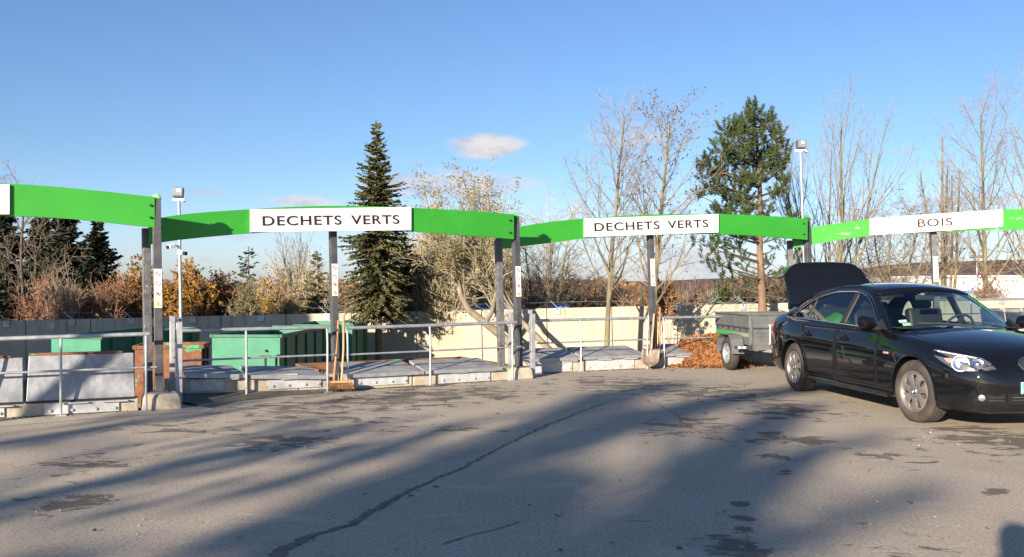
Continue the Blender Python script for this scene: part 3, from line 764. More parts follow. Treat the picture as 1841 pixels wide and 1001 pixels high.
# ================================================================= skips in the pit, and other yard objects
def skip(o, rz, W_, L_, ztop, label, mat_, end_mat=None, hgt=2.2, hook=True, rim_mat=None):
    """open-topped steel skip; o = near left corner in plan, W_ across, L_ away"""
    root = tag(empty('skip_container', (o.x,o.y,ztop-hgt), rz), label, 'skip', 'steel skips standing in the pit')
    t = .06; z0 = 0.0; z1 = hgt
    mb = MB()
    mb.box((W_/2,L_/2,.12), (W_,L_,.1))
    mb.build('floor_pan', mat_, root, bevel=.01)
    for nm, c, d in (('side_wall',(t/2,L_/2,(z1+.17)/2),(t,L_-2*t,z1-.17)),('side_wall',(W_-t/2,L_/2,(z1+.17)/2),(t,L_-2*t,z1-.17)),
                     ('end_wall',(W_/2,t/2,(z1+.17)/2),(W_,t,z1-.17)),('end_wall',(W_/2,L_-t/2,(z1+.17)/2),(W_,t,z1-.17))):
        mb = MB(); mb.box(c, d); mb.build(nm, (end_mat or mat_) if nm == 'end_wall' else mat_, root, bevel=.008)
    mb = MB(); r = .09
    mb.box((-.015,L_/2,z1-.03), (.09,L_+.06,.10)); mb.box((W_+.015,L_/2,z1-.03), (.09,L_+.06,.10))
    mb.box((W_/2,-.012,z1-.028), (W_-.07,.05,.09)); mb.box((W_/2,L_+.012,z1-.028), (W_-.07,.05,.09))
    mb.build('rim', rim_mat or mat_, root, bevel=.01)
    n = max(2, int(L_/1.05))
    for i in range(n):
        for x in (-.03, W_+.03):
            mb = MB(); mb.box((x, (i+.5)*L_/n, (z1-.1)/2+.08), (.06,.13,z1-.28)); mb.build('rib', mat_, root, bevel=.008)
    if hook:
        mb = MB()
        mb.box((W_*.78,-.03,z1-.62), (.30,.04,.035)); mb.box((W_*.78,-.03,z1-.82), (.04,.04,.40))
        mb.tube([(W_*.94,-.03,z1-.95),(W_*.94,-.05,z1-.62),(W_*.98,-.05,z1-.58),(W_*1.0,-.05,z1-.62),(W_*1.0,-.03,z1-.95)], .022, 6)
        mb.tube([(W_*.80,-.03,z1-.45),(W_*.80,-.08,z1-.47)], .03, 8)
        mb.build('door_latch', M['black'], root)
    return root
def skip_px(pl, pr, py, ztop, L_, lean, *a, **k):
    Y = F*(H-ztop)/(py-HY); x0, x1 = (pl-CX)/F*Y, (pr-CX)/F*Y
    return skip(Vector((x0,Y,0)), lean, x1-x0, L_, ztop, *a, **k)
skip_px(381, 505, 602, -.045, 5.9, math.radians(-2), 'mint green skip with a bright sunlit end wall and black latch, behind the middle bay', M['skip_shaded'], M['skip'])
skip_px(92, 190, 604, -.045, 5.6, math.radians(-10), 'green skip half in shade seen above the upright galvanised panel', M['skip_shaded'], M['skip'], hook=False)
skip_px(530, 634, 583.5, -.045, 3.0, math.radians(-2), 'green skip farthest back, close to the wall behind the broom post', M['skip_shaded'], M['skip'], hook=False)
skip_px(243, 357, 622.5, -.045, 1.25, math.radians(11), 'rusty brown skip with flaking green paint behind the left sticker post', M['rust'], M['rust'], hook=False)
o_ = along(L2, 2.45, .80)
skip(Vector((o_.x,o_.y,0)), math.radians(29), 3.0, 2.4, .10, 'green skip with a rusty rim directly behind the lids of the middle bay', M['skip_shaded'], M['rust'], hook=False, hgt=2.3, rim_mat=M['rust'])

def floodlight_pole(base, z0, z1, w_, label, cams=None, heads=1):
    root = tag(empty('floodlight_pole', (base.x,base.y,z0)), label, 'floodlight'); org = root.location
    b0 = Vector((base.x,base.y,0)); zt_ = z1; base = b0+UP*z1; mb = MB(); mb.tube([b0+UP*z0, base], [w_*1.1, w_*.8], 10); mb.build('pole', M['galv'], root, org, smooth=40)
    mb = MB(); mb.box((base.x,base.y,z1+.03), (w_*7,.10,.07)); mb.tube([(base.x+w_*2.2,base.y-.1,z1-.02),(base.x+w_*2.6,base.y-.1,z1+.02)], .1, 8); mb.build('cross_arm', M['white'], root, org)
    for i in range(heads):
        x = base.x + (i-(heads-1)/2)*.62; s = w_*5.6 if heads == 1 else .42; z = z1+.08+s*.55
        mb = MB(); R3 = Matrix.Rotation(math.radians(-12), 3, 'X') @ Matrix.Rotation(math.radians(8 if heads == 1 else -35), 3, 'Z')
        mb.box((x,base.y-.05,z), (s,.22,s), rot=R3); mb.box(Vector((x,base.y-.05,z))+R3@Vector((0,.16,0)), (s*.6,.16,s*.6), rot=R3)
        hd = mb.build('lamp_head', M['lamp_grey'], root, org, bevel=.015)
        mb = MB(); mb.box(Vector((x,base.y-.05,z))+R3@Vector((0,-.112,0)), (s*.84,.01,s*.84), rot=R3); mb.build('lamp_glass', M['lamp_glass'], hd, None or (0,0,0)).location = (-org[0],-org[1],-org[2])
        mb = MB(); mb.box(Vector((x,base.y-.05,z))+R3@Vector((s*.1,-.121,s*.12)), (s*.38,.006,s*.3), rot=R3); mb.build('reflector', M['white'], hd).location = (-org[0],-org[1],-org[2])
    if cams:
        for k, (dx, dz, c) in enumerate(cams):
            mb = MB(); bb = b0+UP*dz; p = Vector((bb.x+dx, bb.y-.12, dz)); mb.bar(p, p+Vector((c*.34,-.16,-.05)), .13, .12); mb.bar((bb.x,bb.y,dz-.05), p, .05, .05)
            cm = mb.build('camera_housing', M['white'], root, org, bevel=.02)
            mb = MB(); q = p+Vector((c*.36,-.125,-.052)); mb.bar(q-Vector((c*.02,0,0)), q+Vector((c*.14,-.05,-.02)), .10, .10); mb.build('camera_lens', M['black'], cm).location = (-org[0],-org[1],-org[2])
    return root
M['lamp_grey'] = pmat('grey_lamp_housing', rgb(.10,.11,.12), rgb(.15,.16,.17), 6, .5, .2)
M['lamp_glass'] = pmat('lamp_glass', rgb(.14,.16,.18), rgb(.22,.24,.26), 3, .12)
Yl = 27.5
floodlight_pole(at(325.5,600,Yl), -2.6, zpx(360,Yl), .052, 'tall floodlight pole with cameras behind the left end of the middle bay', [(-.10,zpx(441,Yl),-.35),(.02,zpx(452,Yl),.55)])
Yl = 33.0
floodlight_pole(at(1450,560,Yl), -.6, zpx(271,Yl), .055, 'tall floodlight pole to the right of the pine tree')
Yl = 62.0
floodlight_pole(at(1759,511,Yl), -2.6, zpx(466,Yl), .06, 'small double floodlight pole in front of the white warehouse', heads=2)

# ---------------------------------------------------------------- broom, rake handle, shovels
def broom():
    g = on_line(606,*shift(L2,-.17)); g.z = .05; root = tag(empty('push_broom', (g.x,g.y,.05)), 'wide yard broom with a wooden handle leaning on the post', 'broom'); org = root.location
    top = on_plane(618,567,*shift(L2,.03)); c = Vector((g.x+.06,g.y,.10))
    mb = MB(); mb.tube([c+Vector((0,0,.02)), c*.5+top*.5+Vector((.012,0,0)), top], [.016,.015,.015], 8); mb.build('handle', M['wood'], root, org, smooth=40)
    mb = MB(); d = Vector((.95,.25,0)).normalized(); n = Vector((-d.y,d.x,0)); mb.bar(c-d*.135+Vector((0,0,.045)), c+d*.135+Vector((0,0,.045)), .06, .028); mb.build('brush_head', M['wood'], root, org, bevel=.006)
    R = random.Random(8); mb = MB()
    for k in range(420):
        s = R.uniform(-.135,.135); q = R.uniform(-.035,.035); p = c+d*s+n*q+Vector((0,0,.035)); e = p+d*(s*.25+R.uniform(-.015,.015))+n*(q*.9-.02+R.uniform(-.01,.01)); e.z = .052
        mb.tube([p, e], [.006,.003], 3, cap=False)
    mb.build('bristles', M['bristle'], root, org)
broom()
def stick():
    g = on_line(600,*shift(L2,-.09)); g.z = .06; c = Vector((g.x,g.y,.08)); top = on_plane(608.5,576,*shift(L2,.05))
    root = tag(empty('rake', (g.x,g.y,.06)), 'reddish wooden tool handle leaning on the post behind the broom', 'tool'); org = root.location
    a = Vector((on_plane(609,600,*shift(L2,.05)).x, top.y, 1.0))
    mb = MB(); mb.tube([c+Vector((.0,0,.02)), c*.6+top*.4, top], [.017,.016,.015], 8); mb.build('handle', M['wood_red'], root, org, smooth=40)
    mb = MB(); mb.bar(c+Vector((-.11,.02,.03)), c+Vector((.11,.06,.03)), .03, .025)
    for k in range(6): q = c+Vector((-.1+.04*k,.022+.0075*k,.025)); mb.tube([q, q+Vector((0,-.03,-.022))], .004, 4)
    mb.build('tool_head', M['rust'], root, org)
stick()
def shovel(gx, gy, tx, ty, label, handle, big, turn):
    g = ground(gx, gy); root = tag(empty('shovel', (g.x,g.y,0)), label, 'shovel', 'shovels leaning on the post'); org = root.location
    top = on_plane(tx, ty, *shift(L3,.06)); d = (top-g).normalized(); r = Vector((math.cos(turn), math.sin(turn), 0)); n = d.cross(r).normalized()
    if n.y > 0: n = -n
    mb = MB(); base = g+d*(.30*big); mb.tube([base-d*.04, base*.6+top*.4+n*.01, top], [.020,.018,.017], 8); mb.build('handle', handle, root, org, smooth=40)
    mb = MB(); rows = []
    for i in range(9):
        s = i/8; wd = .15*big*(1.0 if s > .45 else math.sin(math.pi/2*(s/.45))**.6+.02); rr = []
        for j in range(-4, 5):
            q = j/4; rr.append(g + d*(.34*big*s) + r*(wd*q) + n*(.07*big*(q*q)*(.4+.6*s) + .10*big*(1-s)**2) + Vector((0,0,.012)))
        rows.append(rr)
    mb.grid(rows); b = mb.build('blade', M['shovel'], root, org, smooth=50)
    so_ = b.modifiers.new('thick', 'SOLIDIFY'); so_.thickness = .004
    mb = MB(); mb.tube([base-d*.06-n*.0, base+d*.14], [.026,.021], 8); mb.build('socket', M['shovel'], root, org, smooth=40)
M['shovel'] = pmat('worn_shovel_steel', rgb(.20,.15,.11), rgb(.32,.26,.21), 8, .5, .4, .1, 40, c3=rgb(.16,.08,.04), s3=9)
shovel(1168, 664, 1176, 564, 'broad scoop shovel with wooden handle leaning at the foot of the grey post', M['wood'], 1.02, -.2)
shovel(1184, 659, 1186.5, 552, 'second shovel with thin dark handle just right of the scoop shovel', M['wood_red'], .9, .5)

# ---------------------------------------------------------------- heap of brown leaves
M['dead_leaf'] = leafmat('dead_leaf', [rgb(.19,.08,.03), rgb(.32,.145,.05), rgb(.44,.22,.08), rgb(.27,.115,.042), rgb(.11,.05,.025)], .2, .75)
def leaf_heap():
    c = ground(1260, 656); root = tag(empty('leaf_heap', (c.x,c.y,0)), 'heap of orange brown dead leaves beside the grey trailer', 'leaf heap'); org = root.location
    R = random.Random(4); mb = MB()
    hgt = lambda x, y: max(0.0, .42*max(0,1-((x-.08)/.56)**2)**.8*max(0,1-((y+.02)/.52)**2)**.8 + .16*max(0,1-((x+.36)/.40)**2)*max(0,1-((y-.22)/.40)**2) + .12*max(0,1-((x-.42)/.42)**2)*max(0,1-((y-.1)/.7)**2) + .06*max(0,1-((x)/1.0)**2)*max(0,1-((y)/.75)**2))
    n = 44; rows = [[Vector((c.x+x, c.y+y, max(0,hgt(x,y)-.02)+(R.uniform(-.012,.012) if hgt(x,y)>.02 else -.01))) for x in [(-1.05+2.1*i/n) for i in range(n+1)]] for y in [(-.85+1.8*j/n) for j in range(n+1)]]
    mb.grid(rows); mb.build('heap_core', M['heap_core'], root, org, smooth=60)
    mb = MB()
    for k in range(7500):
        x, y = R.uniform(-1.1,1.15), R.uniform(-.95,.95); h = hgt(x, y)
        if h < .012 and R.random() > .10*math.exp(-1.2*(abs(x)+abs(y))): continue
        p = Vector((c.x+x, c.y+y, h+R.uniform(-.012,.028)+.004)); s = R.uniform(.018,.045)
        u = Vector((R.gauss(0,1),R.gauss(0,1),R.gauss(0,.8))).normalized(); v = u.cross(Vector((R.gauss(0,1),R.gauss(0,1),R.gauss(0,1)))).normalized()
        q = u.cross(v)*s*R.uniform(-.5,.5)
        mb.add([p-u*s, p-v*s*.55+q, p+u*s, p+v*s*.55+q], [(0,1,2),(0,2,3)])
    o = mb.build('dead_leaves', M['dead_leaf'], root, org, fix=False); o['kind'] = 'stuff'
M['heap_core'] = pmat('matted_leaves', rgb(.16,.065,.03), rgb(.28,.12,.05), 18, .95, 0, .8, 40)
leaf_heap()
def scatter_leaves():
    R = random.Random(14); mb = MB()
    for k in range(230):
        px = R.choice([R.uniform(560,960), R.uniform(940,1260), R.uniform(1180,1420), R.uniform(0,1841)]); py = R.choice([R.uniform(664,700), R.uniform(664,760), R.uniform(700,1000)])
        if px > 1400 and py < 800: continue
        if px < 330 and py < 770: continue
        g = ground(px, py); L = L2 if px < 940 else L3
        if py < 700 and (g-along(L,0)).dot(along(L,0,1)-along(L,0)) > -.03: continue
        s = R.uniform(.012,.028); a = R.uniform(0,6.28); u = Vector((math.cos(a),math.sin(a),R.uniform(-.2,.2)))*s; v = Vector((-math.sin(a),math.cos(a),R.uniform(0,.4)))*s*.6
        g.z = .012; mb.add([g-u, g-v, g+u, g+v], [(0,1,2),(0,2,3)])
    o = mb.build('fallen_leaves', M['dead_leaf'], None, (0,0,0), fix=False); o['kind'] = 'stuff'
scatter_leaves()
def pebbles():
    R = random.Random(22); mb = MB()
    for k in range(110):
        px, py = R.uniform(-20,1860), 690+311*R.random()**.7; g = ground(px, py); r = R.uniform(.004,.010)*(1 if R.random() < .9 else 1.7)
        if py < 770 and (px < 340 or px > 1380): continue
        pts = [g+Vector((math.cos(a)*r*R.uniform(.7,1.2), math.sin(a)*r*R.uniform(.7,1.2), .003)) for a in (0,1.3,2.5,3.8,5.0)]
        mb.add(pts+[g+Vector((0,0,r*.9+.003))], [(i,(i+1)%5,5) for i in range(5)])
    o = mb.build('gravel', M['pebble'], None, fix=False); o['kind'] = 'stuff'
M['pebble'] = pmat('pale_pebble', rgb(.10,.09,.08), rgb(.55,.50,.44), .9, .8)
pebbles()
def edge_dirt():
    R = random.Random(21); mb = MB()
    for L, a, b in ((L2,-.1,4.8),(L3,.1,3.4),(L1,-4,.7)):
        for k in range(260):
            s = R.uniform(a,b); p = along(L, s, -abs(R.gauss(0,.05))-.012, 0); r = R.uniform(.006,.022)
            mb.add([p+Vector((r,0,.001)),p+Vector((0,r,.001)),p+Vector((-r,0,.001)),p+Vector((0,-r,.001)),p+Vector((0,0,r*.8))], [(0,1,4),(1,2,4),(2,3,4),(3,0,4)])
    o = mb.build('grit', M['soil'], None, fix=False); o['kind'] = 'stuff'
edge_dirt()

# ---------------------------------------------------------------- blue sheeting and warehouse beyond the wall
M['blue'] = pmat('blue_roof_sheet', rgb(.10,.17,.40), rgb(.17,.26,.50), 1.2, .45, 0, .1, 3)
M['blue2'] = pmat('bright_blue_tarpaulin', rgb(.03,.17,.42), rgb(.06,.28,.55), 2.5, .5, 0, .5, 5)
def blue_roof(pl, pr, pyt, pyb, back, label, nm, mat_, ribs):
    p = on_line((pl+pr)/2, WP, WQ)+WN*back; Y = p.y
    a, b = at(pl, pyb, Y), at(pr, pyb, Y); a2, b2 = at(pl+8, pyt, Y+2.6), at(pr+2, pyt, Y+2.6)
    root = tag(empty(nm, (p.x,p.y,-2.6)), label, 'roof'); org = root.location
    mb = MB(); mb.slab([a2,b2],[a,b],Vector((0,0,-.08))); mb.build('roof_sheet', mat_, root, org)
    for i in range(ribs):
        s = (i+.5)/ribs; mb = MB(); mb.bar(a+(b-a)*s+Vector((0,0,.015)), a2+(b2-a2)*s+Vector((0,0,.015)), .07, .05); mb.build('sheet_rib', mat_, root, org)
    mb = MB(); mb.box(((a.x+b.x)/2, Y+1.4, (a.z-2.9)/2-.05), (b.x-a.x-.2, 2.4, a.z+2.2)); mb.build('shed_body', M['skip_shaded'], root, org)
blue_roof(792, 918, 545, 557, 2.0, 'low shed with blue sheet roof just behind the wall, among the willow twigs', 'blue_shed', M['blue'], 10)
blue_roof(984, 1022, 547.5, 552, 2.0, 'small blue roof edge behind the wall left of the bare tree', 'blue_shed', M['blue'], 4)
def tarp_boxes():
    for i, (pl, pr, pt) in enumerate(((752,778,551),(779,803,553))):
        p = on_line((pl+pr)/2, WP, WQ)+WN*1.2; a, b = at(pl,pt,p.y), at(pr,pt,p.y)
        mb = MB(); R = random.Random(i); n = 8; rows = []
        for j in range(5):
            rows.append([Vector((a.x+(b.x-a.x)*k/n, p.y+j*.3, a.z+R.uniform(-.07,.05)-(.15 if j in (0,4) else 0))) for k in range(n+1)])
        mb.grid([[Vector((q.x,p.y-.02,-2.6)) for q in rows[0]]]+rows+[[Vector((q.x,p.y+1.25,-2.6)) for q in rows[0]]])
        tag(mb.build('covered_stack', M['blue2'], None, (p.x,p.y,-2.6), smooth=50), ('stack under a bright blue tarpaulin behind the wall, under the spruce' , 'lower stack under a bright blue tarpaulin behind the wall, beside the blue shed')[i], 'covered stack', 'stacks under blue tarpaulins')
tarp_boxes()
M['wh_white'] = pmat('white_cladding', rgb(.62,.62,.62), rgb(.70,.70,.70), .3, .5, 0)
M['wh_grey'] = pmat('grey_roofing', rgb(.34,.34,.35), rgb(.42,.42,.43), .2, .6, 0)
def warehouse():
    Y = 150; a, b = at(1708,498,Y), at(2050,494,Y); root = tag(empty('warehouse', (a.x,Y,-2.6)), 'long white warehouse with ribbed cladding below the wooded hill', 'warehouse'); org = root.location
    z = a.z; mb = MB(); mb.box(((a.x+b.x)/2, Y+12, (z-2.6)/2), (b.x-a.x, 24, z+2.6)); mb.build('wall', M['wh_white'], root, org)
    mb = MB(); n = 26
    for i in range(n): x = a.x+(b.x-a.x)*(i+.5)/n; mb.box((x, Y-.06, (z-2.6)/2), (.16,.12,z+2.5))
    mb.build('cladding_ribs', M['wh_white'], root, org)
    mb = MB(); mb.box(((a.x+b.x)/2, Y+12, z+.15), (b.x-a.x+.8, 24.8, .3)); mb.build('roof', M['white'], root, org)
    root = tag(empty('grey_shed', (at(1690,500,Y+8).x,Y+8,-2.6)), 'low grey gabled shed left of the white warehouse', 'shed'); org = root.location
    l, r, m_ = at(1640,507,Y+8), at(1722,505,Y+8), at(1668,499,Y+8)
    mb = MB(); mb.prism([Vector((l.x,l.y,-2.6)),Vector((r.x,r.y,-2.6)),r,m_+Vector((4,0,.1)),m_,l], Vector((0,20,0))); mb.build('wall', M['wh_grey'], root, org)
    mb = MB(); mb.slab([l+Vector((-.3,-.3,.25)),m_+Vector((0,-.3,.25)),m_+Vector((4,-.3,.35)),r+Vector((.3,-.3,.25))],[l+Vector((-.3,-.3,0.02)),m_+Vector((0,-.3,.02)),m_+Vector((4,-.3,.12)),r+Vector((.3,-.3,.02))],Vector((0,21,0))); mb.build('roof', M['white'], root, org)
    # blue flat roof in front
    Y2 = 118; l, r = at(1738,527,Y2), at(1795,527,Y2)
    root = tag(empty('blue_unit', (l.x,Y2,-2.6)), 'low blue edged unit in front of the white warehouse', 'unit'); org = root.location
    mb = MB(); mb.box(((l.x+r.x)/2,Y2+4,(l.z-2.6)/2), (r.x-l.x,8,l.z+2.6)); mb.build('wall', M['wh_grey'], root, org)
    mb = MB(); mb.box(((l.x+r.x)/2,Y2+4,l.z+.15), (r.x-l.x+.3,8.3,.3)); mb.build('roof', M['blue2'], root, org)
warehouse()
# ================================================================= vegetation
def rdir(R): 
    while True:
        v = Vector((R.uniform(-1,1),R.uniform(-1,1),R.uniform(-1,1)))
        if .05 < v.length < 1: return v.normalized()
def grow(mt, mw, p, d, Lg, r, lev, P, R, tips):
    """one limb and, recursively, its side limbs. mt = trunk and limbs, mw = twigs"""
    n = P['seg'][lev]; pts = [p.copy()]; rads = [r]; q = p.copy(); dd = d.copy()
    r_end = r*P.get('taper', .32) if lev < len(P['seg'])-1 else r*.45
    for i in range(n):
        dd = (dd + rdir(R)*P['wander'][lev] + Vector((0,0,1))*P['up'][lev]).normalized()
        q = q + dd*(Lg/n); pts.append(q.copy()); rads.append(r+(r_end-r)*(i+1)/n)
    (mt if lev < P['twig'] else mw).tube(pts, rads, (7,5,4,3,3)[lev], cap=False)
    if lev == len(P['seg'])-1:
        tips.append((pts[-1], dd)); tips.append((pts[len(pts)//2], dd)); return
    k = P['kids'][lev]; ph = R.uniform(0, 6.28)
    for j in range(k):
        t = P['t0'][lev] + (1-P['t0'][lev])*(j+R.uniform(.2,.9))/k
        f = t*n; i = min(int(f), n-1); b = pts[i].lerp(pts[i+1], f-i); rr = rads[i]+(rads[i+1]-rads[i])*(f-i)
        ax = (pts[i+1]-pts[i]).normalized(); o = ax.orthogonal().normalized(); ph += 2.4+R.uniform(-.5,.5)
        side = (o*math.cos(ph)+ax.cross(o)*math.sin(ph)).normalized()
        a = math.radians(P['ang'][lev]+R.uniform(-12,12)); nd = ax*math.cos(a)+side*math.sin(a)
        ln = Lg*P['ratio'][lev]*(1.15-P.get('fall',.7)*t)*R.uniform(.75,1.2)
        grow(mt, mw, b, nd, ln, max(P['rmin'], rr*P['rr'][lev]), lev+1, P, R, tips)
def leafcard(mb, p, s, R, droop=0.0):
    u = rdir(R); u.z -= droop; u = u.normalized(); v = u.cross(rdir(R)).normalized()
    mb.add([p-u*s, p-v*s*.55, p+u*s, p+v*s*.55], [(0,1,2,3)])
def tree_root(name, p, label, cat='tree', group=None): return tag(empty(name, tuple(p)), label, cat, group)

def bare_tree(name, base, hgt, r, P, label, bark, twig, seed, leaf=None, nleaf=0, lsize=.05, stems=1, spread=.25, group=None, leaf_z=None, d0=None):
    R = random.Random(seed); mt, mw, ml = MB(), MB(), MB(); tips = []
    for k in range(stems):
        a = 2*math.pi*k/max(1, stems)+R.uniform(-.4,.4)
        d = d0 if d0 else Vector((math.cos(a)*spread*(stems > 1)*R.uniform(.3,1), math.sin(a)*spread*(stems > 1)*R.uniform(.3,1), 1)).normalized()
        b = base + Vector((math.cos(a), math.sin(a), 0))*(.12*(stems > 1))
        grow(mt, mw, b, d, hgt*(R.uniform(.82,1.0) if stems > 1 else 1), r*(R.uniform(.7,1.1) if stems > 1 else 1), 0, P, R, tips)
    root = tree_root(name, base, label, group=group); org = root.location
    mt.build('trunk', bark, root, org, smooth=60, fix=False); mw.build('twigs', twig, root, org, fix=False)
    if leaf:
        for k in range(nleaf):
            p, d = R.choice(tips)
            if leaf_z and not (leaf_z[0] < p.z < leaf_z[1]) and R.random() > .06: continue
            leafcard(ml, p+rdir(R)*.12*R.random(), lsize*R.uniform(.6,1.3), R)
        ml.build('leaves', leaf, root, org, fix=False)
    return root
UPR = dict(seg=(12,6,4,3), kids=(24,8,5), t0=(.22,.12,.15), ang=(42,38,40), ratio=(.42,.42,.45), rr=(.42,.5,.6), wander=(.05,.13,.18,.2), up=(.03,.10,.06,.02), twig=2, rmin=.0075, taper=.22)
FAN = dict(seg=(12,7,4,3), kids=(13,7,4), t0=(.25,.15,.15), ang=(24,26,34), ratio=(.55,.40,.45), rr=(.5,.5,.6), wander=(.045,.10,.14,.2), up=(.03,.08,.05,.02), twig=2, rmin=.0075, taper=.2)
WIDE = dict(seg=(10,7,5,3), kids=(14,10,6), t0=(.2,.12,.15), ang=(55,45,45), ratio=(.6,.45,.42), rr=(.5,.5,.6), wander=(.10,.18,.22,.25), up=(.02,.05,.03,.0), twig=2, rmin=.0075, taper=.3)
POP = dict(seg=(12,5,3), kids=(20,5), t0=(.45,.15), ang=(32,32), ratio=(.17,.5), rr=(.4,.6), wander=(.03,.10,.2), up=(.02,.10,.03), twig=1, rmin=.008, taper=.2)
M['leaf_rust'] = leafmat('rust_leaf', [rgb(.16,.07,.03), rgb(.28,.13,.05), rgb(.36,.19,.08), rgb(.20,.09,.045)], .25)
M['leaf_dark'] = leafmat('dry_dark_leaf', [rgb(.09,.05,.04), rgb(.15,.08,.06)], .2)
M['leaf_willow'] = leafmat('pale_willow_leaf', [rgb(.19,.17,.065), rgb(.28,.25,.11), rgb(.33,.30,.17), rgb(.15,.145,.05)], .35)
M['leaf_orange'] = leafmat('orange_leaf', [rgb(.22,.11,.022), rgb(.44,.21,.03), rgb(.52,.28,.035), rgb(.24,.16,.035), rgb(.34,.17,.025)], .3)
M['leaf_gold'] = leafmat('gold_leaf', [rgb(.40,.27,.03), rgb(.50,.33,.04), rgb(.35,.20,.03)], .4)
M['leaf_brown'] = leafmat('brown_leaf', [rgb(.15,.085,.045), rgb(.24,.135,.065), rgb(.19,.10,.05), rgb(.28,.17,.08)], .25)
M['leaf_red'] = leafmat('red_brown_leaf', [rgb(.14,.075,.045), rgb(.22,.115,.065), rgb(.18,.10,.055), rgb(.24,.15,.085)], .25)
M['leaf_olive'] = leafmat('olive_leaf', [rgb(.10,.11,.025), rgb(.16,.17,.04), rgb(.20,.17,.05), rgb(.12,.10,.03)], .3)
M['leaf_green'] = leafmat('green_leaf', [rgb(.06,.10,.02), rgb(.10,.15,.03), rgb(.13,.17,.04)], .3)
M['needle_spruce'] = leafmat('spruce_needles', [rgb(.055,.066,.024), rgb(.092,.096,.034), rgb(.125,.120,.048), rgb(.07,.078,.026)], .12)
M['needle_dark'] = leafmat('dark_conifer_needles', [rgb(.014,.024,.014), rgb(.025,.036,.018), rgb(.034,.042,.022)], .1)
M['needle_pine'] = leafmat('pine_needles', [rgb(.04,.065,.022), rgb(.065,.095,.030), rgb(.095,.125,.042), rgb(.05,.075,.022)], .12)
M['needle_blue'] = leafmat('blue_cedar_needles', [rgb(.05,.075,.055), rgb(.075,.10,.075), rgb(.09,.115,.08)], .12)
ZP = -2.6
def gpt(px, Y, z=ZP): return Vector(((px-CX)/F*Y, Y, z))

# ---------------------------------------------------------------- conifers
def spruce(name, base, top, rad, label, mat_, seed, z_low, dens=1.0, shape=.85, droop=.35, tr=.15, needle=.10, group=None, bark=None, open_top=.0):
    """layered conifer: whorls of drooping boughs set with needle sprays"""
    R = random.Random(seed); mt, mb, mn = MB(), MB(), MB(); hgt = top-base.z
    lean = Vector((UP.x*.5, 0, 0))
    ax = lambda z: base + Vector((lean.x*(z-base.z), 0, z-base.z))
    mt.tube([ax(base.z), ax(base.z+hgt*.3), ax(base.z+hgt*.7), ax(top)], [tr, tr*.8, tr*.4, .012], 9, cap=False)
    z = z_low; step = .17/dens
    while z < top-.12:
        f = (z-z_low)/(top-z_low); rr = rad*min(max(.0,(1-f))**shape, (1-f)*1.6)*R.uniform(.74,1.16)+.05
        if f < .10: rr *= .72+2.8*f
        nb = max(4, int((5.0+8.0*(1-f))*R.uniform(.8,1.2)))
        for k in range(nb):
            a = R.uniform(0, 6.283); L = rr*R.uniform(.60,1.12); d = Vector((math.cos(a), math.sin(a), 0))
            pts = []; n = 6; b = ax(z+R.uniform(-.22,.22)); rise = .45*f+.05+R.uniform(-.10,.16)
            for i in range(n+1):
                s = i/n; pts.append(b + d*(L*s) + Vector((0,0, L*(rise*s - droop*(1-f*.7)*s*s*1.3 + .22*droop*s**4*2))))
            mb.tube(pts, [max(.006,.02*(1-f)+.006)*(1-.7*i/n) for i in range(n+1)], 3, cap=False)
            m = max(6, int(L/ (.036/dens)))
            for j in range(m):
                s = R.uniform(.08,1.0); i = min(int(s*n), n-1); p = pts[i].lerp(pts[i+1], s*n-i)
                sd = d.cross(Vector((0,0,1)))*R.choice((-1,1)); l = needle*R.uniform(.9,2.0)*(1.15-.55*s)
                tip = p + (sd*R.uniform(.3,1.0) + d*R.uniform(.3,.9) + Vector((0,0,R.uniform(-.9,.15)*(1.2-f))))*l
                w_ = (tip-p).cross(rdir(R)).normalized()*(l*R.uniform(.20,.36))
                mid = p.lerp(tip, .45)
                mn.add([p, mid+w_, tip, mid-w_], [(0,1,2,3)])
        z += step*R.uniform(.7,1.3)
    for j in range(30):
        p = ax(top-R.uniform(0,.5)); l = .12; tip = p+(rdir(R)+Vector((0,0,.9)))*l; w_ = (tip-p).cross(rdir(R)).normalized()*.02
        mn.add([p, p.lerp(tip,.5)+w_, tip, p.lerp(tip,.5)-w_], [(0,1,2,3)])
    root = tree_root(name, base, label, group=group); org = root.location
    mt.build('trunk', bark or M['bark_pine'], root, org, smooth=60, fix=False); mb.build('boughs', M['twig'], root, org, fix=False); mn.build('needles', mat_, root, org, fix=False)
    return root
sp_base = gpt(682, 37.0)
spruce('spruce_tree', sp_base, zpx(222,37.0), 1.72, 'tall narrow spruce rising above the left two-word sign', M['needle_spruce'], 11, zpx(556,37.0), dens=1.6, shape=.58, droop=.55, tr=.17, needle=.125)
spruce('spruce_tree', gpt(573, 43), zpx(452,43), 1.3, 'small shaded spruce peeping out left of the tall spruce', M['needle_spruce'], 12, zpx(585,43), dens=.8, droop=.3, needle=.12)
spruce('thuja_bush', gpt(726, 40.0), zpx(424,40.0), 1.6, 'broad dark evergreen merging into the right side of the tall spruce', M['needle_spruce'], 13, zpx(575,40.0), dens=1.2, shape=.42, droop=.2, needle=.15)
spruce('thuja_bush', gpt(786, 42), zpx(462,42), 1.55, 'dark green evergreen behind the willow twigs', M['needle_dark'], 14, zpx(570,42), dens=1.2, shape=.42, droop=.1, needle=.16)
spruce('cypress_tree', gpt(178, 52), zpx(396,52), 1.55, 'dark cypress, rightmost of the dark conifers on the left', M['needle_dark'], 15, zpx(560,52), dens=1.25, shape=.55, droop=-.25, needle=.23, group='dark conifers behind the wall on the left')
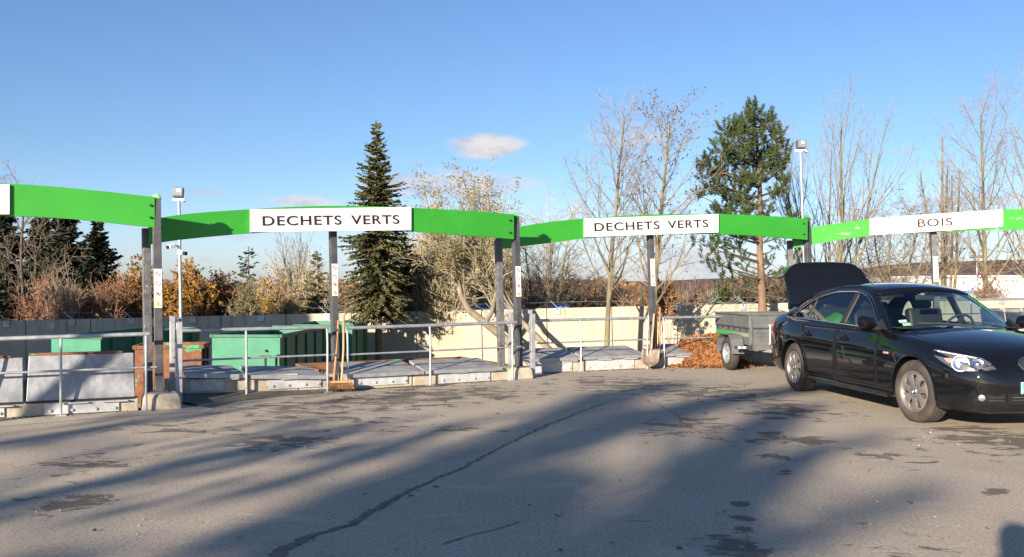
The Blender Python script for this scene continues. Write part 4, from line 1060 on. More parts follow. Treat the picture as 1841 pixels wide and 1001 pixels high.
spruce('cypress_tree', gpt(120, 53), zpx(362,53), 1.75, 'tall dark cypress second from the right of the dark conifers on the left', M['needle_dark'], 16, zpx(560,53), dens=1.25, shape=.5, droop=-.25, needle=.24, group='dark conifers behind the wall on the left')
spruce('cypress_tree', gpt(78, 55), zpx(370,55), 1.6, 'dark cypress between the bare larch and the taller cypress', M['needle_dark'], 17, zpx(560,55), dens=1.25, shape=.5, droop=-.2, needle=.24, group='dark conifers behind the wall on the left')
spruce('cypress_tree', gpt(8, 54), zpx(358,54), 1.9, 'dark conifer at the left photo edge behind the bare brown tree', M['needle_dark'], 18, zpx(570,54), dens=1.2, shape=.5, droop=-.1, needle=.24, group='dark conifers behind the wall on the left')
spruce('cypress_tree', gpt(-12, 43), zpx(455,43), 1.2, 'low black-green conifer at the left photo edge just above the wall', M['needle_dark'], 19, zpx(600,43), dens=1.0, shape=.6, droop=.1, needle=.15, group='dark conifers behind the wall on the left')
spruce('cedar_tree', gpt(449, 56), zpx(447,56), 2.2, 'blue-green cedar with open level boughs between the orange shrubs', M['needle_blue'], 20, zpx(590,56), dens=.42, shape=.75, droop=-.12, needle=.20)
spruce('cedar_tree', gpt(452, 44), zpx(535,44), .9, 'small green conifer just above the wall below the blue-green cedar', M['needle_spruce'], 21, zpx(600,44), dens=1.0, shape=.6, droop=.1, needle=.12)

def pine():
    R = random.Random(31); Y = 37.1; base = gpt(1375, Y); mt, mb, mn = MB(), MB(), MB()
    tp = [(1375,640),(1371,560),(1369,500),(1366,450),(1367,400),(1366,340),(1362,280),(1358,230),(1355,192)]
    tr = [base]+[at(a, b, Y) for a, b in tp]
    rad = [.24,.21,.175,.15,.125,.11,.09,.07,.045,.02]
    mt.tube(tr, rad, 10, cap=False)
    def tuft(p, d, s):
        # candle of needles round a shoot
        for k in range(54):
            t = R.uniform(-.1,1.0); q = p + d*(s*1.25*t)
            o = (d*R.uniform(.15,.9) + rdir(R)*.95).normalized(); l = s*R.uniform(.45,.85)*(1.05-.35*t); e = q+o*l
            w_ = o.cross(rdir(R)).normalized()*(s*.062)
            mn.add([q-w_, q+w_, e], [(0,1,2)])
    def bough(b, d, L, r, z):
        n = 6; pts = [b.copy()]; q = b.copy(); dd = d.copy()
        for i in range(n):
            dd = (dd+rdir(R)*.16+Vector((0,0,.10))).normalized(); q = q+dd*(L/n); pts.append(q.copy())
        mb.tube(pts, [r*(1-.75*i/n) for i in range(n+1)], 5, cap=False)
        m = max(5, int(L/.17))
        for j in range(m):
            s = .30+.70*(j+R.random())/m; i = min(int(s*n), n-1); p = pts[i].lerp(pts[i+1], s*n-i)
            sd = (rdir(R)*.9 + dd*.6 + Vector((0,0,.35))).normalized(); l = R.uniform(.16,.50)*(1.25-.5*s)
            e = p+sd*l; mb.tube([p, e], [.012,.006], 3, cap=False)
            tuft(e, (sd+Vector((0,0,.65))).normalized(), R.uniform(.23,.35))
            if R.random() < .75: tuft(p.lerp(e,.5)+rdir(R)*.06, (sd+Vector((0,0,.4))).normalized(), R.uniform(.18,.28))
        tuft(pts[-1], (dd+Vector((0,0,.5))).normalized(), .28)
    # separate clumps at the ends of the boughs: place, height and size of each as the tree carries them
    lobes = [(1356,198,15),(1350,214,17),(1336,226,20),(1378,216,18),(1312,236,22),(1392,244,20),(1352,246,26),(1300,264,20),(1330,280,27),(1402,274,18),(1368,288,28),
             (1268,296,16),(1300,310,25),(1345,322,27),(1396,310,18),(1284,336,22),(1324,352,27),(1392,346,15),(1258,352,11),(1298,378,23),(1340,384,22),(1380,380,12),
             (1268,402,12),(1310,408,18),(1421,388,9),(1248,432,9),(1288,441,16),(1328,442,16),(1268,462,12),(1308,468,14),(1398,440,12),(1424,472,9),(1282,486,10),(1404,500,14),(1340,486,10),(1424,412,9),(1412,330,11),(1412,295,10),(1262,318,10),(1300,432,18),(1322,408,20),(1348,422,16),(1292,474,14),(1332,466,15),(1362,432,14),(1388,412,14),(1276,436,13),(1388,470,13),(1348,508,10),(1300,500,9),(1378,520,9),(1318,492,10)]
    for (lx, ly, lr) in lobes:
        for rep in range(2 if ly < 420 else 1):
            dep = R.uniform(-1.3,1.3) if lr > 12 else R.uniform(-.7,.7); e = at(lx+R.uniform(-4,4)*rep, ly+R.uniform(-4,4)*rep, Y+dep*(1 if rep == 0 else -1)); r = lr*Y/F*1.08
            ty = ly+min(40, 10+abs(lx-1365)*.28); i = 1
            while i < len(tp)-1 and tp[i][1] > ty: i += 1
            f = max(0, min(1, (tp[i-1][1]-ty)/(tp[i-1][1]-tp[i][1]))); b = tr[i].lerp(tr[i+1], f)
            m_ = b.lerp(e, .55)+Vector((0,0,-.10)); mb.tube([b, b.lerp(m_,.5), m_, e], [.045,.035,.025,.012], 5, cap=False)
            for q in range(max(5, int((lr/4.6)**2))):
                o = rdir(R)*r*R.random()**.45; p = e+Vector((o.x, o.y, o.z*.85)); d = (o.normalized()*.55+Vector((0,0,.8))+rdir(R)*.4).normalized()
                mb.tube([e.lerp(p,.2)-Vector((0,0,r*.3)), p], [.010,.006], 3, cap=False)
                tuft(p, d, R.uniform(.17,.27))
    # dead lower twigs
    for q in range(26):
        y = R.uniform(430,545); i = 1
        while i < len(tp)-1 and tp[i][1] > y: i += 1
        b = tr[i].lerp(tr[i+1], .5); d = Vector((R.uniform(-1,1),R.uniform(-1,1),R.uniform(-.35,.25))); pts = [b]
        for k in range(5): pts.append(pts[-1]+(d+rdir(R)*.5)*R.uniform(.15,.30))
        mb.tube(pts, [.02,.016,.012,.01,.008,.006], 3, cap=False)
    root = tree_root('pine_tree', base, 'tall scots pine with orange trunk beside the floodlight pole, behind the right sign'); org = root.location
    mt.build('trunk', M['bark_pine'], root, org, smooth=60, fix=False); mb.build('boughs', M['bark_dark'], root, org, fix=False); mn.build('needles', M['needle_pine'], root, org, fix=False)
pine()

# ---------------------------------------------------------------- bare trees
def at_tree(px, Y, pytop): return gpt(px, Y), zpx(pytop, Y)-ZP
b, h = at_tree(1089, 35.8, 200)
UP2 = dict(UPR); UP2.update(wander=(.028,.13,.18,.2), kids=(30,9,5), t0=(.30,.1,.15), ratio=(.40,.45,.42), ang=(46,38,40))
bare_tree('bare_tree', b, h*.98, .125, UP2, 'slender leafless tree in front of the wall, left half of the right two-word sign', M['bark_mossy'], M['twig'], 41)
b, h = at_tree(1177, 35.2, 210)
bare_tree('bare_tree', b, h*.97, .145, UP2, 'slender tree with a few clinging reddish leaves behind the shovel post', M['bark_mossy'], M['twig'], 42, M['leaf_dark'], 900, .05)
b, h = at_tree(1490, 44, 196)
bare_tree('bare_tree', b, h*.93, .125, FAN, 'many-stemmed bare tree right of the floodlight pole, above the open boot lid', M['bark_mossy'], M['twig'], 43, stems=5, spread=.20)
b, h = at_tree(1700, 46, 225)
bare_tree('poplar_clump', b, h*.96, .15, POP, 'clump of straight pale bare poplar stems right of the one-word sign post', M['bark_mossy'], M['twig'], 44, stems=5, spread=.085)
b, h = at_tree(1776, 42, 190)
bare_tree('bare_tree', b, h*.97, .14, UP2, 'bare tree with an ivy-wrapped foot in front of the white warehouse', M['bark_mossy'], M['twig'], 45)
b, h = at_tree(1850, 43, 150)
bare_tree('bare_tree', b, h*.98, .17, UPR, 'tall bare tree cut by the right photo edge', M['bark'], M['twig'], 46)
b, h = at_tree(530, 50, 425)
bare_tree('bare_tree', b, h, .13, FAN, 'thin bare tree rising above the yellow-brown thicket', M['bark'], M['twig'], 47, stems=3, spread=.16)
b, h = at_tree(978, 47, 352)
bare_tree('bare_tree', b, h*.95, .10, WIDE, 'twiggy bare shrub tree behind the post between the two long signs', M['bark'], M['twig_pale'], 48, stems=4, spread=.3)
b, h = at_tree(1610, 46, 315)
bare_tree('bare_tree', b, h*.86, .09, WIDE, 'spreading bushy bare tree with some dark leaves below the one-word sign', M['bark_mossy'], M['twig'], 49, M['leaf_dark'], 700, .06, stems=5, spread=.34)
b, h = at_tree(45, 47, 352)
bare_tree('larch_tree', b, h*.98, .13, WIDE, 'leafless reddish brown tree in front of the dark conifers at far left', M['bark_dark'], M['twig'], 50, M['leaf_red'], 500, .05)
b, h = at_tree(1905, 60, 330)
bare_tree('bare_tree', b, h, .13, WIDE, 'bare tree just outside the right photo edge', M['bark'], M['twig'], 51, stems=2, spread=.2)

# willow: two leaning trunks in front of the wall and a broad pale crown
def willow():
    R = random.Random(61); Y = 36.6; mt, mw, ml = MB(), MB(), MB(); tips = []
    base = gpt(985, Y-.2)
    A = [at(x, y, Y+dy) for x, y, dy in ((985,690,0),(945,640,0),(905,606,0),(872,580,-.1),(842,556,-.2),(828,528,-.2),(820,490,-.1),(812,440,0))]
    mt.tube([base]+A, [.2,.20,.19,.17,.15,.135,.11,.09,.05], 9, cap=False)
    B = [A[3], at(884,562,Y-.15), at(893,520,Y-.1), at(890,470,Y), at(880,410,Y+.2)]
    mt.tube(B, [.10,.09,.085,.07,.04], 7, cap=False)
    Cc = [at(1015,690,Y), at(1000,640,Y), at(965,605,Y), at(930,570,Y+.2), at(905,520,Y+.4), at(890,460,Y+.5)]
    mt.tube(Cc, [.14,.13,.12,.11,.09,.05], 8, cap=False)
    P = dict(WIDE); P.update(kids=(10,9,6), seg=(8,6,4,3), up=(.06,.06,.02,-.02))
    for line, lo in ((A,4),(B,1),(Cc,2)):
        for k in range(9):
            i = R.randint(lo, len(line)-2); p = line[i].lerp(line[i+1], R.random())
            tx, ty = R.uniform(742, 935), R.uniform(318, 470); t = at(tx, ty, Y+R.uniform(-1.6,1.6)); d = t-p
            grow(mt, mw, p, d.normalized(), d.length, .045, 1, P, R, tips)
    n = 8500
    for k in range(n):
        p, d = R.choice(tips); leafcard(ml, p+rdir(R)*.12, .045*R.uniform(.6,1.3), R, .6)
    root = tree_root('willow_tree', base, 'leaning willow with pale thin leaves, its slanting trunk crossing the wall'); org = root.location
    mt.build('trunk', M['bark'], root, org, smooth=60, fix=False); mw.build('twigs', M['twig_pale'], root, org, fix=False); ml.build('leaves', M['leaf_willow'], root, org, fix=False)
willow()

# ---------------------------------------------------------------- shrubs and thickets
def shrub(name, px0, px1, pytop, Y, label, leaf, twig, seed, nstem=70, nleaf=2200, ls=.09, z0=ZP, group=None, shape=1.6, up=.0, zmin=None):
    R = random.Random(seed); c = gpt((px0+px1)/2, Y, z0); rx = (px1-px0)/2*Y/F; top = zpx(pytop, Y); hgt = top-z0; mw, ml = MB(), MB()
    ry = min(rx*.8, 2.6); tips = []
    env = lambda x: max(.12, 1-abs(x)**shape*.42)
    for k in range(nstem):
        a = R.uniform(0,6.283); q = math.sqrt(R.random()); ux, uy = math.cos(a)*q, math.sin(a)*q
        b = c+Vector((ux*rx*.45, uy*ry*.45, 0)); e = c+Vector((ux*rx, uy*ry, hgt*env(q)*R.uniform(.72,1.02)))
        m_ = b.lerp(e, .5)+Vector((-ux*rx*.08, 0, hgt*.08)); pts = [b, b.lerp(m_,.6), m_, m_.lerp(e,.5)+rdir(R)*.1, e]
        mw.tube(pts, [.022,.018,.014,.010,.006], 3, cap=False)
        for j in range(9):
            s = R.uniform(.3,1); i = min(int(s*4),3); p = pts[i].lerp(pts[i+1], s*4-i)
            if zmin is not None and p.z < zmin: continue
            d = (rdir(R)*.8+(e-b).normalized()*.8+Vector((0,0,.3))).normalized(); l = R.uniform(.35,.95)
            p2 = p+d*l; mw.tube([p, p.lerp(p2,.5)+rdir(R)*.04, p2], [.010,.008,.006], 3, cap=False); tips.append((p, p2))
            for u in range(2):
                s2 = R.random(); p3 = p.lerp(p2, s2); p4 = p3+(d+rdir(R)*.9).normalized()*l*.5; mw.tube([p3, p4], [.007,.005], 3, cap=False); tips.append((p3, p4))
    for k in range(nleaf):
        a, b = R.choice(tips); p = a.lerp(b, R.random()**.6)+rdir(R)*.08; leafcard(ml, p, ls*R.uniform(.55,1.25), R)
    root = tag(empty(name, tuple(c)), label, 'shrub', group); org = root.location
    mw.build('stems', twig, root, org, fix=False)
    if nleaf: ml.build('foliage', leaf, root, org, fix=False)
    return root
G1 = 'autumn shrubs behind the wall on the left'; G2 = 'brown scrub behind the wall on the right'
shrub('red_shrub', 20, 130, 500, 44, 'dense red-brown shrub above the shaded wall at far left', M['leaf_red'], M['twig_red'], 70, 120, 5200, .075, group=G1)
shrub('red_shrub', 95, 215, 515, 43.5, 'red-brown shrub below the dark cypresses', M['leaf_red'], M['twig_red'], 71, 120, 5600, .075, group=G1)
shrub('red_shrub', 160, 262, 488, 46, 'reddish shrub turning orange, left of the sticker post', M['leaf_brown'], M['twig_red'], 72, 110, 6000, .08, group=G1)
shrub('tall_twigs', 70, 150, 470, 42, 'upright pale bare twigs in front of the red-brown shrub', M['leaf_red'], M['twig'], 73, 30, 200, .06, group=G1)
shrub('orange_shrub', 205, 305, 470, 47, 'orange shrub seen between the two left posts', M['leaf_orange'], M['twig'], 74, 90, 9500, .10, group=G1)
shrub('orange_shrub', 285, 388, 474, 47, 'rounded golden-orange shrub behind the floodlight pole', M['leaf_orange'], M['twig'], 75, 90, 12500, .10, group=G1)
shrub('orange_shrub', 368, 436, 490, 49, 'small rust-orange shrub left of the blue-green cedar', M['leaf_rust'], M['twig'], 76, 80, 8000, .09, group=G1)
shrub('thicket', 450, 545, 470, 50, 'yellow-brown thicket right of the blue-green cedar', M['leaf_brown'], M['twig_pale'], 77, 130, 6500, .075, group=G1)
shrub('thicket', 515, 605, 472, 49, 'brown twiggy thicket behind the post with the broom', M['leaf_olive'], M['twig_pale'], 78, 130, 4200, .07, group=G1)
shrub('gold_shrub', 468, 492, 500, 46, 'small bright golden leaved shrub in front of the yellow-brown thicket', M['leaf_gold'], M['twig'], 79, 30, 2600, .075, group=G1)
shrub('thicket', 495, 540, 520, 45, 'rust and gold undergrowth below the golden shrub', M['leaf_orange'], M['twig'], 80, 50, 1400, .07, group=G1)
shrub('thicket', 415, 478, 503, 46.5, 'dark olive undergrowth at the foot of the blue-green cedar', M['leaf_olive'], M['twig'], 81, 80, 4500, .08, group=G1)
shrub('willow_shrub', 730, 830, 335, 43, 'tall twiggy willow shrub between the spruce and the leaning willow', M['leaf_willow'], M['twig_pale'], 82, 190, 9000, .05)
shrub('willow_shrub', 800, 945, 318, 44, 'broad pale willow shrub behind the leaning willow', M['leaf_willow'], M['twig_pale'], 83, 230, 11000, .05)
shrub('willow_shrub', 735, 850, 415, 39.7, 'tan twiggy willow growth in front of the dark evergreens, right of the spruce', M['leaf_olive'], M['twig_pale'], 97, 130, 4200, .06)
shrub('scrub', 925, 1010, 505, 48, 'brown scrub right behind the post between the long signs', M['leaf_brown'], M['twig'], 84, 90, 3000, .07, group=G2)
shrub('scrub', 975, 1075, 486, 50, 'domed brown scrub left of the first bare tree', M['leaf_brown'], M['twig_red'], 85, 130, 5200, .07, group=G2)
shrub('scrub', 1060, 1150, 498, 51, 'brown scrub between the two slender bare trees', M['leaf_brown'], M['twig'], 86, 110, 4200, .07, group=G2)
shrub('beech_shrub', 1108, 1172, 518, 41, 'copper leaved beech just left of the grey sticker post', M['leaf_rust'], M['twig'], 87, 60, 1900, .08, group=G2)
shrub('beech_shrub', 1150, 1238, 512, 36.2, 'copper leaved beech in front of the wall right of the grey sticker post', M['leaf_rust'], M['twig'], 88, 26, 1500, .07, group=G2, zmin=-.05)
shrub('scrub', 1195, 1290, 510, 52, 'olive brown scrub left of the pine trunk', M['leaf_brown'], M['twig'], 89, 100, 4600, .08, group=G2)
shrub('green_bush', 1278, 1335, 500, 49, 'green leafy bush just left of the pine trunk', M['leaf_green'], M['twig'], 90, 60, 6000, .09, group=G2)
shrub('scrub', 1310, 1425, 488, 50, 'olive twiggy scrub behind the pine trunk', M['leaf_olive'], M['twig'], 91, 120, 5000, .075, group=G2)
shrub('scrub', 1395, 1460, 470, 53, 'brown scrub right of the pine above the trailer', M['leaf_olive'], M['twig'], 92, 70, 1500, .075, group=G2)
shrub('scrub', 1560, 1650, 470, 52, 'yellow-brown scrub above the car roof', M['leaf_brown'], M['twig_pale'], 93, 70, 900, .07, group=G2)
shrub('ivy_shrub', 1748, 1800, 462, 41.8, 'ivy and copper leaves climbing the foot of the bare tree by the warehouse', M['leaf_rust'], M['twig'], 94, 50, 1500, .07, group=G2)
shrub('scrub', 1730, 1850, 515, 41.2, 'low copper scrub above the wall at the right photo edge', M['leaf_rust'], M['twig'], 95, 60, 800, .06, group=G2)
shrub('scrub', 700, 760, 505, 52, 'brown scrub glimpsed behind the tall spruce', M['leaf_olive'], M['twig'], 96, 40, 900, .08, group=G2)
# wood farther off that reads as one mass
def far_wood():
    R = random.Random(99); ml = MB()
    for k in range(9000):
        px = R.uniform(-700, 2400); Y = R.uniform(95, 150)
        if 1640 < px: continue
        x = (px-CX)/F*Y; hh = 3.3+1.5*math.sin(x*.21)+1.0*math.sin(x*.53+1); z = ZP+hh*R.random()**.6
        leafcard(ml, Vector((x,Y,z)), R.uniform(.25,.6), R)
    for k in range(900):
        px = R.uniform(-700, 1640); Y = R.uniform(95,150); x = (px-CX)/F*Y
        ml.tube([(x,Y,ZP),(x+R.uniform(-.3,.3),Y,ZP+R.uniform(2.5,5.4))], [.06,.02], 3, cap=False)
    o = ml.build('distant_wood', M['leaf_brown'], None, fix=False); o['kind'] = 'stuff'
far_wood()
# ================================================================= the black saloon car
def pchip(tab):
    xs = [a for a, b in tab]; ys = [b for a, b in tab]; n = len(xs)
    h = [xs[i+1]-xs[i] for i in range(n-1)]; dl = [(ys[i+1]-ys[i])/h[i] for i in range(n-1)]
    m = [0]*n; m[0], m[-1] = dl[0], dl[-1]
    for i in range(1, n-1):
        if dl[i-1]*dl[i] <= 0: m[i] = 0
        else:
            w1, w2 = 2*h[i]+h[i-1], h[i]+2*h[i-1]; m[i] = (w1+w2)/(w1/dl[i-1]+w2/dl[i])
    def f(x):
        if x <= xs[0]: return ys[0]
        if x >= xs[-1]: return ys[-1]
        i = 0
        while x > xs[i+1]: i += 1
        t = (x-xs[i])/h[i]; t2, t3 = t*t, t*t*t
        return ys[i]*(2*t3-3*t2+1)+h[i]*m[i]*(t3-2*t2+t)+ys[i+1]*(-2*t3+3*t2)+h[i]*m[i+1]*(t3-t2)
    return f
cw = pchip([(-4.0,.62),(-3.93,.745),(-3.75,.842),(-3.4,.90),(-2.9,.923),(-2.2,.918),(-1.2,.915),(-.4,.912),(.1,.905),(.4,.872),(.6,.80),(.73,.70),(.80,.60),(.835,.50)])
czb = pchip([(-4.0,.42),(-3.9,.30),(-3.6,.24),(-3.2,.21),(-.5,.20),(.3,.19),(.7,.185),(.80,.20),(.835,.26)])
cbelt = pchip([(-4.0,.93),(-3.93,.985),(-3.7,1.025),(-3.3,1.02),(-2.7,.985),(-1.8,.955),(-.9,.93),(-.5,.915),(0,.875),(.35,.815),(.6,.74),(.74,.675),(.80,.62),(.835,.56)])
cwb = pchip([(-4.0,.54),(-3.9,.66),(-3.6,.765),(-3.2,.82),(-2.7,.845),(-1.8,.852),(-.9,.85),(-.5,.84),(0,.80),(.35,.74),(.6,.66),(.74,.58),(.80,.50),(.835,.42)])
czc = pchip([(-4.0,1.0),(-3.93,1.055),(-3.7,1.085),(-3.4,1.075),(-3.0,1.03),(-.6,1.0),(-.35,.985),(0,.95),(.35,.89),(.6,.82),(.74,.745),(.80,.69),(.835,.62)])
# share of the side height, share of the half width (tumblehome, crease and tuck-under)
SIDE = [(0,.0),(0,.45),(0,.80),(.02,.93),(.07,.968),(.16,.985),(.28,.995),(.42,1.0),(.55,1.0),(.66,.997),(.73,.992),(.77,.984),(.83,.968),(.90,.950)]
def prof(x):
    w_, zb, zt, wb, zc = cw(x), czb(x), cbelt(x), cwb(x), czc(x)
    pts = [(w_*q, zb+(zt-zb)*s) for s, q in SIDE]
    pts += [(wb+(w_*.95-wb)*.45, zb+(zt-zb)*.955), (wb, zb+(zt-zb)*.988), (wb-.03, zt)]
    tub = 0
    if -3.02 < x < -.62: tub = 1
    if -3.90 < x < -3.64: tub = 2
    if tub:
        pts += [(wb-.075, zt-.004), (wb-.095, zt-.03), (wb-.10, .42 if tub == 1 else .50), (wb*.5, .42 if tub == 1 else .5), (0, .42 if tub == 1 else .5)]
    else:
        e = wb-.03
        for q in (.86,.66,.42,.2,0): pts.append((e*q, zt+(zc-zt)*(1-q*q)))
    return pts
def yside(x, z):
    """half width of the lower body at height z"""
    p = prof(x)[3:17]
    for (y0, z0), (y1, z1) in zip(p[:-1], p[1:]):
        if z0 <= z <= z1 and z1 > z0: return y0+(y1-y0)*(z-z0)/(z1-z0)
    return p[-1][0] if z > p[-1][1] else p[0][0]
ARC = pchip([(-3.46,1.045),(-3.15,1.185),(-2.85,1.30),(-2.5,1.385),(-2.1,1.425),(-1.75,1.432),(-1.5,1.405),(-1.3,1.345),(-1.08,1.212),(-.88,1.078),(-.64,.925)])
def ygh(x, z):
    """half width of the cabin side at height z"""
    b = cwb(x)-.03; t = max(0, z-cbelt(x)); return b-.50*t-.10*t*t
bow = pchip([(-3.46,-.11),(-2.85,-.10),(-2.4,-.02),(-1.8,.0),(-1.5,.05),(-1.25,.10),(-.64,.24)])
crown = pchip([(-3.46,.03),(-2.85,.05),(-2.1,.048),(-1.75,.042),(-1.25,.055),(-.64,.06)])
def roofpt(x, u):
    z = ARC(x); ye = ygh(x, z); k = 1-u*u
    return Vector((x+bow(x)*k, ye*u, z+crown(x)*k))
def carpaint():
    m, t, b, pos = base_mat('black_car_paint')
    n = t.noise(pos, 3.0, 5, .6)
    b.inputs['Base Color'].default_value = rgb(.0045,.0050,.0065)
    b.inputs['Specular IOR Level'].default_value = .0; b.inputs['Roughness'].default_value = .22; b.inputs['Coat Weight'].default_value = 1.0; b.inputs['Coat Roughness'].default_value = .025
    lw = t.ramp(t.noise(pos, 1.3, 4, .6), .45, .8)
    t.set(b.inputs['Roughness'], t.math('ADD', .16, t.math('MULTIPLY', lw, .25)))
    # road dust that clings low on the sills
    sp = t.new('ShaderNodeSeparateXYZ'); t.set(sp.inputs[0], pos)
    low = t.math('SUBTRACT', 1.0, t.ramp(sp.outputs[2], .12, .42))
    d = t.math('MULTIPLY', t.math('MULTIPLY', low, t.ramp(n, .3, .75)), .10)
    t.set(b.inputs['Base Color'], t.mix(d, rgb(.0045,.0050,.0065), rgb(.16,.13,.10)))
    return m
M['paint'] = carpaint()
M['chrome'] = pmat('chrome_trim', rgb(.62,.62,.63), rgb(.70,.70,.71), 5, .16, 1.0)
M['alloy'] = pmat('brushed_alloy', rgb(.40,.37,.35), rgb(.50,.465,.44), 4, .30, .85, rough2=.42)
M['brake'] = pmat('rusty_brake_disc', rgb(.10,.045,.03), rgb(.20,.095,.06), 8, .6, .3)
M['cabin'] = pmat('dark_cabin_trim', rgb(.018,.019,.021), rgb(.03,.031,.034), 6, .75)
M['seat'] = pmat('dark_seat_leather', rgb(.012,.0125,.014), rgb(.02,.021,.023), 4, .55)
M['glass'] = glassmat('tinted_car_glass', rgb(.86,.93,.93), .03)
M['glass_side'] = glassmat('dark_side_glass', rgb(.60,.70,.74), .10)
M['lens'] = glassmat('clear_lamp_lens', rgb(.93,.94,.95), .04)
M['lamp_in'] = pmat('lamp_inner_silver', rgb(.16,.16,.17), rgb(.22,.22,.235), 9, .35, .6)
M['amber'] = pmat('amber_reflector', rgb(.50,.26,.19), rgb(.55,.32,.24), 9, .25)
M['redlens'] = pmat('red_lamp_lens', rgb(.25,.012,.012), rgb(.30,.02,.02), 9, .15, coat=1)
M['plate_blue'] = pmat('plate_pale_blue', rgb(.08,.42,.62), rgb(.10,.47,.66), 6, .4)
M['emblem_blue'] = pmat('emblem_blue', rgb(.02,.10,.42), None, 5, .3)
M['gap'] = pmat('shut_line_black', rgb(.002,.002,.002), None, 5, .9)
M['st_green'] = pmat('pale_green_paper', rgb(.45,.55,.38), rgb(.55,.60,.45), 30, .6)
M['visor'] = pmat('pale_visor_cloth', rgb(.40,.39,.37), rgb(.45,.44,.42), 5, .9)
M['lining'] = M['visor']
M['lump'] = pmat('bright_green', rgb(.05,.20,.012), rgb(.08,.26,.02), 5, .8, 0, .4, 12)

HX, HYv = .130, -.99151
CAR_O = Vector((5.13, 9.845, 0)); CAR_RZ = math.atan2(HYv, HX)
CAR = tag(empty('parked_car', tuple(CAR_O), CAR_RZ), 'black four-door saloon car with its boot lid open, hitched to the grey trailer', 'car')
CM = Matrix.Translation(CAR_O) @ Matrix.Rotation(CAR_RZ, 4, 'Z')
def stations():
    xs = [-4.0,-3.985,-3.96,-3.93,-3.90,-3.87,-3.901,-3.899]
    x = -3.80
    while x < .835:
        xs.append(x); x += .06
    xs += [-3.641,-3.639,-3.021,-3.019,-.621,-.619,.76,.79,.81,.825,.835]
    return sorted(set(round(v,4) for v in xs))
def arch_cut(o, parent_loops=True):
    cut = []
    for x in (0.0, -2.888):
        for s in (-1, 1):
            mb = MB(); mb.tube([(x, s*.60, .335), (x, s*1.2, .335)], .372, 40); c = mb.build('cutter', M['black']); cut.append(c)
            md = o.modifiers.new('cut', 'BOOLEAN'); md.object = c; md.operation = 'DIFFERENCE'; md.solver = 'EXACT'
    pr = o.parent; o.parent = None
    dg = bpy.context.evaluated_depsgraph_get(); me = bpy.data.meshes.new_from_object(o.evaluated_get(dg))
    o.modifiers.clear(); o.data = me; o.parent = pr
    for c in cut: bpy.data.objects.remove(c)
    me.polygons.foreach_set('use_smooth', [True]*len(me.polygons)); me.set_sharp_from_angle(angle=math.radians(32))
def car_body():
    mb = MB(); rows = []
    for x in stations():
        p = prof(x); rows.append([Vector((x, y, z)) for y, z in p]+[Vector((x, -y, z)) for y, z in reversed(p[:-1])][:-1] )
    m = len(rows[0]); vs = [p for r in rows for p in r]; fs = []
    for i in range(len(rows)-1):
        for j in range(m):
            k = (j+1) % m; fs.append((i*m+j, i*m+k, (i+1)*m+k, (i+1)*m+j))
    fs.append(tuple(range(m))); fs.append(tuple(reversed(range((len(rows)-1)*m, len(rows)*m))))
    mb.add(vs, fs); o = mb.build('body', [M['paint'], M['cabin']], CAR, fix=True); arch_cut(o)
    for pl in o.data.polygons:
        c = pl.center
        if (-3.03 < c.x < -.61 or -3.91 < c.x < -3.63) and abs(c.y) < cwb(c.x)-.06 and c.z > .39 and c.z < cbelt(c.x)-.003: pl.material_index = 1
    return o
BODY = car_body()
_bm = bmesh.new(); _bm.from_mesh(BODY.data); BVH = BVHTree.FromBMesh(_bm)
def front_pt(y, z, off=.004):
    h = BVH.ray_cast(Vector((2, y, z)), Vector((-1, 0, 0)))
    return h[0]+h[1]*off if h[0] else Vector((.83, y, z))
def cam_pt(px, py, off=.004):
    """where the sight line through a photo pixel meets the bodywork, in the car's own frame"""
    inv = CM.inverted(); o = inv @ Vector((0,0,H)); d = (inv @ Vector(((px-CX)/F*10, 10, H-(py-HY)/F*10)) - o).normalized()
    h = BVH.ray_cast(o, d); 
    return (h[0]+h[1]*off) if h[0] else None
MIR = lambda v: Vector((v.x, -v.y, v.z))

# ---- roof, pillars, glass
def lin(a, b, n): return [a+(b-a)*i/n for i in range(n+1)]
def shell(name, mat_, rows, parent=CAR, thick=.012, smooth=35):
    mb = MB(); mb.grid(rows); o = mb.build(name, mat_, parent, smooth=smooth)
    s = o.modifiers.new('thick', 'SOLIDIFY'); s.thickness = thick; s.offset = 0
    return o
us = lin(-1, 1, 16)
shell('roof', M['paint'], [[roofpt(x, u) for u in us] for x in lin(-1.28, -2.86, 18)], thick=.02)
shell('windscreen', M['glass'], [[roofpt(x, u*.945) for u in us] for x in lin(-.65, -1.275, 10)], thick=.005)
shell('rear_window', M['glass_side'], [[roofpt(x, u*.93) for u in us] for x in lin(-2.865, -3.42, 8)], thick=.005)
for s in (-1, 1):
    for pr in ([[roofpt(x, s*.935), roofpt(x, s*.965), roofpt(x, s)] for x in lin(-.635, -1.285, 12)], [[roofpt(x, s*.915), roofpt(x, s*.96), roofpt(x, s)] for x in lin(-2.855, -3.46, 8)]):
        mb = MB(); mb.grid(pr); o = mb.build('roof_pillar', M['paint'], CAR, smooth=35); s_ = o.modifiers.new('thick','SOLIDIFY'); s_.thickness = .03
